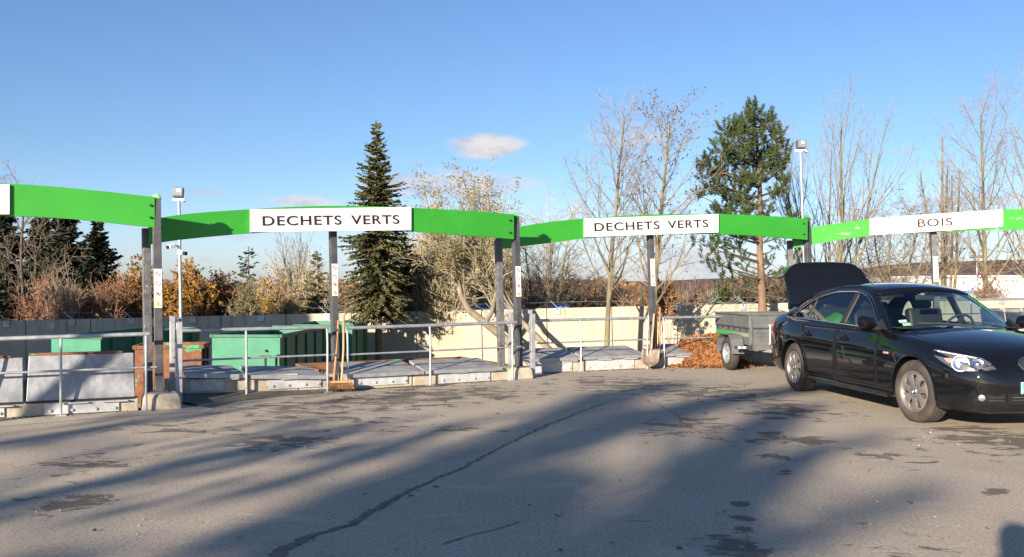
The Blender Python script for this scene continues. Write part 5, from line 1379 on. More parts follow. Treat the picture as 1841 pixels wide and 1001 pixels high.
# dark heated band at the windscreen head
DTOP = pchip([(-3.07,1.03),(-2.95,1.13),(-2.75,1.235),(-2.45,1.322),(-2.1,1.368),(-1.75,1.372),(-1.5,1.340),(-1.25,1.245),(-1.0,1.088),(-.80,.962)])
DBOT = pchip([(-3.07,1.03),(-3.02,1.005),(-2.5,.99),(-1.6,.968),(-.80,.948)])
def side_pt(x, z, s, off=0.0): return Vector((x, s*(ygh(x, z)+off), z))
for s in (-1, 1):
    # painted frame above and behind the glass
    mb = MB()
    xs = lin(-.645, -3.45, 60); rows = []
    for x in xs:
        if -3.07 < x < -.80: lo = DTOP(x)
        else: lo = cbelt(x)-.004
        hi = ARC(x); rows.append([side_pt(x, min(lo, hi), s), side_pt(x, (min(lo,hi)+hi)/2, s, .003), side_pt(x, hi, s)])
    mb.grid(rows)
    mb.grid([[side_pt(x, cbelt(x)-.006, s, .002), side_pt(x, DBOT(x), s)] for x in lin(-.76, -3.08, 30)])
    o = mb.build('window_frame', M['paint'], CAR, smooth=35); sd = o.modifiers.new('thick','SOLIDIFY'); sd.thickness = .014
    for x0, x1 in ((-1.625,-1.745),(-2.63,-2.665)):
        mb = MB(); mb.grid([[side_pt(x0+(x1-x0)*k, z, s, .004) for k in (0,.5,1)] for z in [DBOT(-1.7)+(DTOP(-1.7 if x0 > -2 else -2.65)-DBOT(-1.7))*i/8 for i in range(9)]])
        o = mb.build('door_pillar', M['black'], CAR, smooth=35); sd = o.modifiers.new('thick','SOLIDIFY'); sd.thickness = .02
    for nm, x0, x1 in (('door_glass',-.81,-1.63),('door_glass',-1.74,-2.635),('quarter_glass',-2.66,-3.06)):
        rows = [[side_pt(x, DBOT(x)+(DTOP(x)-DBOT(x))*k/6-.001, s, -.008) for k in range(7)] for x in lin(x0, x1, 14)]
        mb = MB(); mb.grid(rows); mb.build(nm, M['glass_side'], CAR, smooth=40)
    pts = [side_pt(x, DBOT(x), s, .006) for x in lin(-.80, -3.06, 30)]+[side_pt(x, DTOP(x), s, .006) for x in lin(-3.07, -.80, 44)]
    mb = MB(); mb.tube(pts, .0085, 5); mb.build('chrome_window_trim', M['chrome'], CAR, smooth=60)

# ---- doors as skins proud of the body, each with its handle
def door(s, x0f, x1f, name):
    zs = lin(.30, .925, 16); rows = []
    for z in zs:
        a, b = x0f(z), x1f(z); zz = z
        rows.append([Vector((x, s*(yside(x, min(zz, cbelt(x)-.012))+.0035), min(zz, cbelt(x)-.012))) for x in lin(a, b, 20)])
    mb = MB(); mb.grid(rows); o = mb.build(name, M['paint'], CAR, smooth=40); sd = o.modifiers.new('thick','SOLIDIFY'); sd.thickness = .004; sd.offset = -1
    per = rows[0]+[r[-1] for r in rows[1:]]+list(reversed(rows[-1][:-1]))+[r[0] for r in reversed(rows[:-1])]
    mb = MB(); mb.tube(per, .0042, 4); mb.build('door_seal', M['gap'], o)
    return o
for s in (-1, 1):
    d1 = door(s, lambda z: -.70-.03*max(0,(.6-z)), lambda z: -1.675, 'front_door')
    d2 = door(s, lambda z: -1.69, lambda z: (-2.888+math.sqrt(max(0,.435**2-(z-.335)**2)) if z < .70 else -2.655+.10*min(1,(.93-z)/.23)-.0) if z < .93 else -2.655, 'rear_door')
    for d, x in ((d1,-1.50),(d2,-2.47)):
        z = .80; mb = MB(); y = yside(x, z)
        mb.tube([Vector((x-.11, s*(y+.004), z)), Vector((x-.08, s*(y+.034), z+.004)), Vector((x, s*(y+.042), z+.006)), Vector((x+.08, s*(y+.034), z+.004)), Vector((x+.11, s*(y+.004), z))], [.014,.017,.019,.017,.014], 10)
        mb.build('door_handle', M['paint'], d, smooth=50)
        mb = MB(); mb.lathe([(.0,.004),(.045,.003),(.058,.0045)], (x, s*y, z), (0, s, 0), 20); mb.build('handle_recess', M['gap'], d)
    # sill, side indicator, mirror
    mb = MB(); mb.tube([Vector((x, s*(cw(x)*.975), .235)) for x in lin(-.46,-2.42,14)], .030, 8); mb.build('sill', M['paint'], CAR, smooth=50)
    mb = MB(); x, z = -.50, .70; y = yside(x, z); mb.box((x, s*(y+.004), z), (.10,.012,.022)); mb.build('side_indicator', M['amber'], CAR, bevel=.005)
    mb = MB()
    rows = []
    for i in range(11):
        t = i/10; q = -1+2*t; r = math.sqrt(max(0, 1-abs(q)**3.2)); yy = s*(.985+.105*q)
        rows.append([Vector((-.80+(.09*r+.01)*math.cos(a)*(1.1 if math.cos(a) > 0 else .35), yy, 1.025+.012*q+(.075*r+.004)*math.sin(a))) for a in lin(0, 2*math.pi, 16)])
    mb.grid(rows); mr = mb.build('door_mirror', M['paint'], CAR, smooth=60)
    mb = MB(); mb.tube([Vector((-.79, s*.83, .955)), Vector((-.79, s*.90, .965)), Vector((-.80, s*.95, .99))], [.04,.034,.03], 8); mb.build('mirror_arm', M['black'], mr, smooth=50)
    mb = MB(); mb.prism([Vector((-.62, s*.815, .945)), Vector((-.86, s*.812, .955)), Vector((-.80, s*.775, 1.06))], (0, s*.03, 0)); mb.build('mirror_mount', M['black'], mr)
    # tail lamp
    mb = MB(); rows = [[Vector((x, s*(yside(x, z)+.006), z)) for z in lin(.74,.93,6)] for x in lin(-3.62,-3.975,8)]; mb.grid(rows); mb.build('tail_lamp', M['redlens'], CAR, smooth=40)
    # wheel arch liner lips
    for xa in (0, -2.888):
        mb = MB(); pts = []
        for i in range(25):
            a = math.radians(-8+196*i/24); x, z = xa+.376*math.cos(a), .335+.376*math.sin(a)
            if z < czb(x)+.02: continue
            pts.append(Vector((x, s*(yside(x, z)+.002), z)))
        mb.tube(pts, .012, 6); mb.build('wheel_arch', M['paint'], CAR, smooth=50)

# ---- front: lamps, grille, plate, lower intakes
def fan(name, mat_, outline, parent, off=(0,0,0), thick=None):
    c = Vector((0,0,0))
    for p in outline: c += p
    c /= len(outline); n = len(outline); mb = MB()
    inner = [p.lerp(c, .5) for p in outline]
    def snap(p):
        h = BVH.find_nearest(p); return h[0]+h[1]*outline_off
    return c
def patch(name, mat_, pts2, project, rings=4, parent=CAR, smooth=40):
    """filled outline laid on the bodywork: pts2 in the projection's own coordinates"""
    n = len(pts2); cx = sum(a for a, b in pts2)/n; cy = sum(b for a, b in pts2)/n; mb = MB(); vs = []
    for k in range(rings):
        f = 1-k/rings
        for a, b in pts2: vs.append(project(cx+(a-cx)*f, cy+(b-cy)*f))
    vs.append(project(cx, cy)); fs = []
    for k in range(rings-1):
        for i in range(n): fs.append((k*n+i, k*n+(i+1) % n, (k+1)*n+(i+1) % n, (k+1)*n+i))
    fs += [((rings-1)*n+i, (rings-1)*n+(i+1) % n, rings*n) for i in range(n)]
    return mb, vs, fs
def both(name, mat_, pts2, project, rings=4, rim=None, rim_r=.006, parent=CAR):
    out = []
    for s in (-1, 1):
        mb, vs, fs = patch(name, mat_, pts2, project, rings)
        vs = [v if s < 0 else MIR(v) for v in vs]; mb.add(vs, fs); o = mb.build(name, mat_, parent, smooth=40); out.append(o)
        if rim:
            mb = MB(); n = len(pts2); mb.tube(vs[:n]+[vs[0]], rim_r, 5, cap=False); mb.build(rim[0], rim[1], o, smooth=60)
    return out
HL = [(1680,628.5),(1690,629.5),(1712,634),(1740,639.5),(1766,644.5),(1780,653),(1791,664),(1776,666),(1752,667),(1735,667.5),(1720,664.5),(1706,657),(1692,648),(1681,640)]
def lamp():
    P = lambda a, b: cam_pt(a, b, .003)
    hs = both('headlight', M['lamp_in'], HL, P, 5, ('lamp_edge', M['chrome']), .005)
    for h, s in zip(hs, (-1, 1)):
        for px, py, r in ((1727,654,.082),(1757.5,655,.060)):
            c = cam_pt(px, py, .006); hit = BVH.find_nearest(c); n = (hit[1]*.5+Vector((.9,-.25,.1))).normalized()
            if s > 0: c, n = MIR(c), MIR(n)
            mb = MB(); mb.lathe([(r,.012),(r*.98,.019),(r*.91,.019),(r*.86,.004),(r*.5,-.004),(r*.30,-.002),(r*.26,.016),(.001,.020)], c, n, 28); mb.build('lamp_reflector', M['chrome'], h, smooth=40)
        mb = MB(); pts = [cam_pt(a, b, .010) for a, b in ((1686,632),(1712,637),(1740,642),(1764,647))]
        mb.tube([p if s < 0 else MIR(p) for p in pts], .0065, 6); mb.build('light_bar', M['white'], h)
        am = [cam_pt(a, b, .008) for a, b in ((1697,644),(1711,645),(1712,653),(1704,652))]
        mb = MB(); mb.prism([p if s < 0 else MIR(p) for p in am], (.004, 0, .002)); mb.build('indicator', M['amber'], h)
        pts = [p for p in (cam_pt(a, b, .024) for a, b in HL) if p]
        mb, vs, fs = patch('lens', M['lens'], HL, lambda a, b: cam_pt(a, b, .024), 4)
        mb.add([v if s < 0 else MIR(v) for v in vs], fs); mb.build('lens', M['lens'], h, smooth=60)
lamp()
KID = [(-.035,.725),(-.10,.735),(-.19,.728),(-.245,.70),(-.25,.665),(-.22,.62),(-.16,.595),(-.08,.585),(-.035,.59)]
ks = both('kidney_grille', M['black'], KID, lambda a, b: front_pt(a, b, .006), 3, ('grille_surround', M['chrome']), .010)
for h, s in zip(ks, (-1, 1)):
    for i in range(9):
        y = -.055-.021*i; zt_ = .715-.004*max(0,i-5)**1.6; zb_ = .605+.004*max(0,i-4)**1.5
        p, q = front_pt(y, zt_, .012), front_pt(y, zb_, .012)
        mb = MB(); mb.bar(p if s < 0 else MIR(p), q if s < 0 else MIR(q), .006, .012); mb.build('grille_bar', M['cabin'], h)
both('lower_intake', M['gap'], [(-.02,.395),(-.34,.395),(-.40,.385),(-.40,.30),(-.34,.285),(-.02,.285)], lambda a, b: front_pt(a, b, .004), 3)
both('fog_intake', M['gap'], [(-.43,.392),(-.58,.388),(-.665,.36),(-.70,.33),(-.68,.305),(-.56,.295),(-.43,.295)], lambda a, b: front_pt(a, b, .004), 4)
for s in (-1, 1):
    for z in (.325,.355):
        mb = MB(); pts = [front_pt(y, z, .012) for y in (-.03,-.2,-.36)]; mb.tube([p if s < 0 else MIR(p) for p in pts], .008, 6); mb.build('intake_slat', M['chrome'] if z > .34 else M['cabin'], CAR)
        mb = MB(); pts = [front_pt(y, z, .010) for y in (-.44,-.53,-.58)]; mb.tube([p if s < 0 else MIR(p) for p in pts], .006, 6); mb.build('intake_slat', M['cabin'], CAR)
    c = front_pt(-.635, .348, .0); n = Vector((.85,-.5,0)).normalized()
    if s > 0: c, n = MIR(c), MIR(n)
    mb = MB(); mb.lathe([(.034,.0),(.034,.014),(.029,.019),(.001,.021)], c, n, 22); mb.build('fog_lamp', M['chrome'], CAR, smooth=40)
    mb = MB(); pts = [front_pt(y, z, .003) for y, z in ((-.03,.268),(-.3,.262),(-.55,.262),(-.66,.27))]; mb.tube([p if s < 0 else MIR(p) for p in pts], .012, 6); mb.build('bumper_lip', M['paint'], CAR, smooth=60)
PLX = front_pt(0, .45, 0).x + .012
mb = MB(); mb.box((PLX, 0, .445), (.012,.53,.115)); pl_ = mb.build('number_plate', M['sign'], CAR, bevel=.003)
for s in (-1, 1):
    mb = MB(); mb.box((PLX+.0075, s*.2375, .445), (.003,.05,.111)); bs = mb.build('plate_band', M['plate_blue'], pl_)
# letter F on the pale band, right side of the car
mb = MB(); yb = -.2375
for (y0, y1, z0, z1) in ((.010,.014,.405,.435),(-.008,.012,.431,.435),(-.004,.012,.418,.422)): mb.box((PLX+.0098, yb+(y0+y1)/2*-1, (z0+z1)/2), (.0015, y1-y0, z1-z0))
mb.build('band_letter', M['white'], pl_)
# bonnet shut lines and wipers
for s in (-1, 1):
    mb = MB(); pts = []
    for i in range(18):
        x = .62-1.22*i/17; y = s*(cwb(x)-.075+.01*math.sin(i*.3)); zt_ = cbelt(x)+(czc(x)-cbelt(x))*(1-((abs(y))/(cwb(x)-.03))**2); pts.append(Vector((x, y, zt_+.001)))
    mb.tube(pts, .0035, 4); mb.build('bonnet_gap', M['gap'], CAR)
for y0, y1 in ((.55,-.10),(.0,-.62)):
    a = roofpt(-.65, y0)+Vector((.05,0,.0)); b = roofpt(-.72, y1)+Vector((.03,0,.012)); b.y = y1*.8; a.z += .012
    mb = MB(); mb.tube([a, a.lerp(b,.5)+Vector((0,0,.012)), b], .008, 6); mb.build('wiper', M['black'], CAR)

# ---- open boot lid
def boot_lid():
    hinge = Vector((-3.62, 0, 1.095)); a0 = math.radians(84)
    wtop = .665
    def pt(s, v):
        # s along the lid from the hinge, v across -1..1
        L = .66; k_ = max(0, s-.36)/.36; wd = .655*math.sqrt(max(.3, 1-min(1,k_)**2.6*.13))
        f = s/L; 
        if s <= L: r, back = s, -.10*f*f
        else: r, back = L+.02, -.10-(s-L)
        cr = .16*max(0, abs(v)-.62)**2*7*min(1.0, f**3*1.2)
        d = Vector((-math.cos(a0), 0, math.sin(a0))); n = Vector((-math.sin(a0), 0, -math.cos(a0)))   # n points to the rear
        x = hinge + d*(r-cr-.035*v*v*f) + n*(-back)
        return Vector((x.x, v*wd, x.z))
    ss = lin(0,.66,14)+[.68,.72,.78,.86,.92]
    rows = [[pt(s, v) for v in lin(-1,1,24)] for s in ss]
    mb = MB(); mb.grid(rows); o = mb.build('boot_lid', M['paint'], CAR, smooth=50)
    sd = o.modifiers.new('thick','SOLIDIFY'); sd.thickness = .035; sd.offset = 1 
    bv = o.modifiers.new('b','BEVEL'); bv.width = .012; bv.segments = 2; bv.limit_method = 'ANGLE'
    mb = MB()
    for s in (-1, 1): mb.tube([Vector((-3.63,s*.56,1.02)), Vector((-3.70,s*.56,1.12)), Vector((-3.70,s*.55,1.30))], .016, 6)
    mb.build('lid_hinge', M['black'], o)
boot_lid()

# ---- wheels
def wheel(x, y, s, steer, label=None):
    root = empty('wheel', (x, y, .327)); root.parent = CAR; root.rotation_euler = (0, 0, steer)
    R0, Wd = .327, .225; ax = (0, s, 0); h = Wd/2
    prof_ = [(.212,-h*.86),(.235,-h*.96),(.27,-h),(.300,-h*.93),(.318,-h*.80),(.326,-h*.55),(.327,0),(.326,h*.55),(.318,h*.80),(.300,h*.93),(.27,h),(.235,h*.96),(.212,h*.86)]
    mb = MB(); mb.lathe(prof_, (0,0,0), ax, 56); ty = mb.build('tyre', M['tyre_dusty'], root, smooth=45)
    mb = MB()
    for k in range(64):
        a = 2*math.pi*k/64
        for q in (-.7,-.25,.25,.7):
            p = Vector((math.cos(a)*.3265, q*h*.9, math.sin(a)*.3265)); t_ = Vector((-math.sin(a), .5 if q > 0 else -.5, math.cos(a))).normalized()
            mb.bar(p-t_*.011, p+t_*.011, .02, .006, up=(math.cos(a),0,math.sin(a)))
    mb.build('tread', M['rubber'], ty)
    # rim: barrel, lip, seven broad spokes, hub
    mb = MB(); mb.lathe([(.214,-h*.8),(.20,-h*.7),(.192,0),(.196,h*.55),(.205,h*.80),(.216,h*.88),(.219,h*.94),(.213,h*.97),(.204,h*.93),(.196,h*.72)], (0,0,0), ax, 56)
    yo = s*h
    def sp(r, a, d): return Vector((math.cos(a)*r, yo*d, math.sin(a)*r))
    n = 7
    for k in range(n):
        a = 2*math.pi*(k+.25)/n; rows = []
        for r, w_, d in ((.050,.452,.84),(.085,.45,.88),(.112,.33,.89),(.140,.265,.88),(.165,.29,.86),(.182,.40,.83),(.192,.452,.80),(.202,.46,.76)):
            rr = []
            for q, dd in ((-1,-.16),(-.9,-.03),(-.45,0),(0,.01),(.45,0),(.9,-.03),(1,-.16)): rr.append(sp(r, a+w_*q, d+dd))
            rows.append(rr)
        mb.grid(rows)
    mb.lathe([(.060,h*.66),(.064,h*.86),(.050,h*.90),(.042,h*.885),(.038,h*.93),(.001,h*.94)], (0,0,0), ax, 28)
    rim = mb.build('rim', M['alloy'], root, smooth=38)
    for k in range(5):
        a = 2*math.pi*k/5; mb = MB(); p = sp(.054, a, .86); mb.tube([p-Vector((0,yo*.05,0)), p+Vector((0,yo*.06,0))], .008, 6); mb.build('wheel_bolt', M['brake'], rim)
    mb = MB(); c = sp(0,0,.945)
    for q in range(4):
        mb.mi(q % 2); pts = [c]+[c+Vector((math.cos(t)*.019, 0, math.sin(t)*.019)) for t in lin(q*math.pi/2,(q+1)*math.pi/2,5)]; mb.prism(pts, (0, s*.002, 0))
    mb.mi(2).lathe([(.0195,.0),(.0195,.004),(.029,.004),(.029,.0)], c, ax, 24)
    mb.build('hub_emblem', [M['white'], M['emblem_blue'], M['cabin']], rim)
    mb = MB(); mb.lathe([(.001,h*.30),(.155,h*.30),(.157,h*.20),(.001,h*.20)], (0,0,0), ax, 32); mb.lathe([(.001,h*.42),(.06,h*.42),(.085,h*.30)], (0,0,0), ax, 20); mb.build('brake_disc', M['brake'], root, smooth=40)
    mb = MB(); mb.lathe([(.001,-h*.1),(.205,-h*.1)], (0,0,0), ax, 32); mb.build('wheel_back', M['gap'], root)
STEER = math.radians(7)
wheel(0, -.785, -1, -STEER if False else STEER); wheel(0, .785, 1, STEER); wheel(-2.888, -.79, -1, 0); wheel(-2.888, .79, 1, 0)
mb = MB(); mb.box((-1.4,0,.24), (2.3,1.3,.06)); mb.tube([(0,-.6,.32),(0,.6,.32)], .03, 8); mb.tube([(-2.888,-.6,.32),(-2.888,.6,.32)], .03, 8); mb.build('underbody', M['black'], CAR)

# ---- cabin
def rbox(c, d, name, mat_, parent=CAR, rot=None, bevel=.04):
    mb = MB(); mb.box(c, d, rot=rot); o = mb.build(name, mat_, parent, bevel=bevel); o.modifiers['bevel'].segments = 4
    o.data.polygons.foreach_set('use_smooth', [True]*len(o.data.polygons)); return o
tilt = Matrix.Rotation(math.radians(-14), 3, 'Y')
for y in (-.37, .37):
    st = rbox((-1.52,y,.58), (.52,.48,.16), 'seat_cushion', M['seat'])
    rbox((-1.80,y,.88), (.13,.46,.56), 'seat_back', M['seat'], rot=tilt); rbox((-1.90,y,1.235), (.10,.25,.17), 'headrest', M['seat'], rot=tilt)
    mb = MB(); mb.tube([(-1.86,y-.06,1.12),(-1.885,y-.06,1.2)], .007, 6); mb.tube([(-1.86,y+.06,1.12),(-1.885,y+.06,1.2)], .007, 6); mb.build('headrest_post', M['chrome'], CAR)
rbox((-2.55,0,.62), (.5,1.3,.2), 'rear_bench', M['seat']); rbox((-2.82,0,.92), (.14,1.3,.46), 'rear_seat_back', M['seat'], rot=tilt)
for y in (-.36, .36): rbox((-2.90,y,1.16), (.09,.24,.12), 'headrest', M['seat'], rot=tilt)
mb = MB(); mb.grid([[Vector((-.52,y,.965)) for y in lin(-.72,.72,10)], [Vector((-.70,y,.985+.02*math.cos(y*3))) for y in lin(-.76,.76,10)], [Vector((-.88,y,.965)) for y in lin(-.77,.77,10)], [Vector((-1.0,y,.90)) for y in lin(-.77,.77,10)], [Vector((-1.02,y,.6)) for y in lin(-.74,.74,10)]])
mb.build('dashboard', M['cabin'], CAR, smooth=50)
mb = MB(); mb.grid([[Vector((-2.95,y,1.03)) for y in (-.70,.70)], [Vector((-3.38,y,1.055)) for y in (-.70,.70)]]); mb.build('parcel_shelf', M['cabin'], CAR)
mb = MB()
cst = Vector((-1.12,.37,.93)); nx = Vector((-.90,0,.42)).normalized(); e1 = Vector((0,1,0)); e2 = nx.cross(e1)
mb.tube([cst+(e1*math.cos(a)+e2*math.sin(a))*.185 for a in lin(0,2*math.pi,32)], .015, 8, cap=False)
for a in (0, math.pi, -math.pi/2): mb.bar(cst, cst+(e1*math.cos(a)+e2*math.sin(a))*.18, .05, .02)
mb.tube([cst-nx*.01, cst-nx*.25], .03, 8); mb.build('steering_wheel', M['cabin'], CAR, smooth=50)
rbox((-1.22,0,1.30), (.03,.24,.065), 'interior_mirror', M['cabin'], bevel=.015)
mb = MB(); mb.tube([(-1.22,0,1.31),(-1.19,0,1.385)], .012, 6); mb.build('mirror_stem', M['cabin'], CAR)
shell('headliner', M['lining'] if 'lining' in M else M['cabin'], [[roofpt(x, u*.9)+Vector((0,0,-.03)) for u in us] for x in lin(-1.52,-2.80,10)], thick=.01)
for s in (-1, 1):
    rbox((-1.47, s*.33, 1.345), (.15,.36,.012), 'sun_visor', M['visor'] if 'visor' in M else M['cabin'], rot=Matrix.Rotation(math.radians(24),3,'Y'), bevel=.004)
# papers behind the windscreen, lower corner on the right side of the car
for q, (u0, u1, x0, x1) in enumerate(((-.80,-.70,-.775,-.82),(-.775,-.675,-.72,-.765))):
    mb = MB(); mb.grid([[roofpt(x0,u0)-Vector((.012,0,.012)), roofpt(x0,u1)-Vector((.012,0,.012))],[roofpt(x1,u0)-Vector((.012,0,.012)), roofpt(x1,u1)-Vector((.012,0,.012))]])
    mb.build('windscreen_sticker', M['sign'] if q == 0 else M['st_green'], CAR)

# bright green rounded lump on the rear seat
R_ = random.Random(3); mb = MB(); c = Vector((-2.52,-.50,.915)); rows = []
for i in range(9):
    t = i/8*math.pi; rows.append([c+Vector((math.cos(a)*(.30*math.sin(t)+.01)*R_.uniform(.9,1.1), math.sin(a)*(.15*math.sin(t)+.01), -.14*math.cos(t)*R_.uniform(.9,1.1)+.04*math.cos(a))) for a in lin(0,2*math.pi,14)])
mb.grid(rows); tag(mb.build('green_lump', M['lump'], None, fix=True, smooth=60), 'bright green rounded lump on the rear seat, seen through the rear side window', 'lump')
lump = bpy.data.objects['green_lump']; lump.matrix_world = CM
# ================================================================= grey trailer
M['trailer'] = pmat('trailer_grey_steel', rgb(.115,.122,.126), rgb(.165,.172,.176), 5, .45, .3, .04, 30)
M['reflector'] = pmat('white_reflector', rgb(.75,.75,.75), rgb(.8,.8,.8), 5, .2)
def striped():
    m, t, b, pos = base_mat('faded_green_tape')
    tc = t.new('ShaderNodeTexCoord').outputs['Object']; sp = t.new('ShaderNodeSeparateXYZ'); t.set(sp.inputs[0], tc)
    f = t.ramp(t.math('ADD', sp.outputs[1], t.math('MULTIPLY', t.noise(pos, 9, 4), .3)), .25, 1.35)
    t.set(b.inputs['Base Color'], t.mix(f, rgb(.24,.27,.17), rgb(.03,.30,.05))); b.inputs['Roughness'].default_value = .5
    return m
M['tape'] = striped()
def trailer():
    Yc = 15.15; c = Vector(((1347.5-CX)/F*Yc, Yc, 0))            # near left corner of the box
    rz = math.radians(7.0); root = tag(empty('car_trailer', tuple(c), rz), 'small grey sheet-metal trailer with a green stripe behind the black car', 'trailer'); 
    W_, L_, z0, zm, z1 = 1.18, 1.62, .45, .78, .945
    # local frame: x to the right across, y away along the trailer
    def panel_(nm, p, q, za, zb, off, mat_=M['trailer'], bev=.006, par=root):
        mb = MB(); p, q = Vector(p), Vector(q); up = Vector((0,0,1)); mb.slab([p+up*zb, q+up*zb], [p+up*za, q+up*za], off); return mb.build(nm, mat_, par, bevel=bev)
    panel_('side_panel', (0,0,0), (0,L_,0), z0, zm, (.025,0,0)); panel_('side_panel', (W_,0,0), (W_,L_,0), z0, zm, (-.025,0,0))
    panel_('end_panel', (.027,0,0), (W_-.027,0,0), z0, zm, (0,.025,0)); panel_('end_panel', (.027,L_,0), (W_-.027,L_,0), z0, zm, (0,-.025,0))
    panel_('side_extension', (-.012,-.012,0), (-.012,L_+.012,0), zm-.035, z1, (.02,0,0)); panel_('side_extension', (W_+.012,-.012,0), (W_+.012,L_+.012,0), zm-.035, z1, (-.02,0,0))
    panel_('end_extension', (.01,-.012,0), (W_-.01,-.012,0), zm-.035, z1, (0,.02,0)); panel_('end_extension', (.01,L_+.012,0), (W_-.01,L_+.012,0), zm-.035, z1, (0,-.02,0))
    for p, q in (((-.02,-.02,z1+.008),(-.02,L_+.02,z1+.008)),((W_+.02,-.02,z1+.008),(W_+.02,L_+.02,z1+.008)),((-.03,-.015,z1+.009),(W_+.03,-.015,z1+.009)),((-.03,L_+.015,z1+.009),(W_+.03,L_+.015,z1+.009))):
        mb = MB(); mb.bar(p, q, .05, .018); mb.build('top_rail', M['trailer'], root, bevel=.004)
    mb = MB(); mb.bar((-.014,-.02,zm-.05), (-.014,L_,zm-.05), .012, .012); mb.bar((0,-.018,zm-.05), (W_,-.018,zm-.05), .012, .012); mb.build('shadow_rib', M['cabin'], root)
    for i in range(6):
        mb = MB(); y = .12+.28*i; mb.tube([(-.002,y,zm-.085),(-.016,y,zm-.085)], .016, 8); mb.build('rope_button', M['black'], root)
    mb = MB(); mb.tube([(.42,-.002,zm-.09),(.42,-.016,zm-.09)], .022, 10); mb.build('rope_button', M['black'], root)
    mb = MB(); mb.box((-.006,L_*.5,zm-.165), (.006,L_-.06,.062)); tp = mb.build('green_tape', M['tape'], root)
    mb = MB(); mb.box((W_/2,L_/2,z0+.01), (W_-.06,L_-.06,.02)); mb.build('floor_panel', M['trailer'], root)
    for x in (.02, W_-.02):
        mb = MB(); mb.box((x,-.012,(z0+z1)/2-.02), (.05,.03,z1-z0-.06)); mb.build('corner_post', M['trailer'], root, bevel=.004)
    mb = MB(); mb.bar((.09,-.006,z0+.16), (W_-.09,-.006,z0+.16), .012, .03); mb.bar((.09,-.006,zm-.12), (W_-.09,-.006,zm-.12), .012, .016); mb.build('pressed_rib', M['trailer'], root)
    mb = MB(); mb.tube([(.34,-.01,z0+.34),(.34,-.04,z0+.31),(.335,-.05,z0+.18),(.34,-.04,z0+.05),(.34,-.01,z0+.02)], .012, 8); mb.tube([(.385,-.01,z0+.34),(.385,-.04,z0+.31),(.385,-.05,z0+.18),(.385,-.04,z0+.05),(.385,-.01,z0+.02)], .010, 8); mb.build('grab_handle', M['white'], root, smooth=50)
    # chassis, axle, drawbar
    mb = MB()
    for x in (.12, W_-.12): mb.bar((x,.0,z0-.05), (x,L_,z0-.05), .06, .09)
    mb.bar((0,.02,z0-.04), (W_,.02,z0-.04), .05, .08); mb.bar((.0,L_*.55,.30), (W_,L_*.55,.30), .06, .06); mb.build('chassis', M['trailer'], root)
    mb = MB(); mb.bar((W_/2,.5,z0-.09), (W_/2,-1.15,z0-.09), .07, .07); mb.bar((.25,.2,z0-.09), (W_/2,-.65,z0-.09), .05, .05); mb.bar((W_-.25,.2,z0-.09), (W_/2,-.65,z0-.09), .05, .05); mb.tube([(W_/2,-1.1,z0-.09),(W_/2,-1.28,z0-.07)], .045, 10); mb.build('drawbar', M['galv'], root)
    mb = MB(); mb.box((-.12,-.03,z0-.03), (.28,.035,.05)); mb.build('lamp_bar', M['cabin'], root)
    for x in (-.19, -.11):
        mb = MB(); mb.box((x,-.052,z0-.03), (.055,.012,.035)); mb.build('reflector', M['reflector'], root)
    # wheels and mudguards
    for s, x in ((-1,-.13),(1,W_+.13)):
        wr = empty('wheel', (x, L_*.55-.35, .285)); wr.parent = root; ax = (s,0,0); h = .078
        mb = MB(); mb.lathe([(.165,-h*.85),(.19,-h),(.24,-h),(.270,-h*.8),(.285,-h*.4),(.285,h*.4),(.270,h*.8),(.24,h),(.19,h),(.165,h*.85)], (0,0,0), ax, 40); mb.build('tyre', M['rubber'], wr, smooth=45)
        mb = MB(); mb.lathe([(.168,-h*.8),(.160,h*.4),(.172,h*.86),(.166,h*.92),(.150,h*.75),(.145,h*.35),(.110,h*.30),(.085,h*.55),(.055,h*.60),(.050,h*.30),(.001,h*.30)], (0,0,0), ax, 40)
        for k in range(10):
            a = 2*math.pi*k/10; p = Vector((s*h*.52, math.cos(a)*.098, math.sin(a)*.098)); mb.tube([p-Vector((s*.012,0,0)), p+Vector((s*.012,0,0))], .014, 8)
        rim = mb.build('rim', M['galv'], wr, smooth=40)
        for k in range(4):
            a = 2*math.pi*(k+.5)/4; p = Vector((s*h*.40, math.cos(a)*.033, math.sin(a)*.033)); mb = MB(); mb.tube([p, p+Vector((s*.02,0,0))], .009, 6); mb.build('wheel_nut', M['galv'], rim)
        cy = L_*.55-.35; cols = []
        pts = [(-.36,.30),(-.355,.40),(-.29,.54),(-.20,.612),(.20,.612),(.29,.54),(.355,.40),(.36,.30)]
        rows = [[Vector((x+s*.11, cy+a, b)), Vector((x-s*.11, cy+a, b))] for a, b in pts]
        mb = MB(); mb.grid(rows); mg = mb.build('mudguard', M['trailer'], root); sd = mg.modifiers.new('t','SOLIDIFY'); sd.thickness = .008
    mb = MB(); mb.tube([(W_*.62,-.55,z0+.20),(W_*.62,-.55,.13)], .03, 8); mb.lathe([(.02,-.03),(.09,-.03),(.095,0),(.09,.03),(.02,.03)], (W_*.62,-.55,.10), (1,0,0), 20); mb.build('jockey_wheel', M['rubber'], root)
trailer()

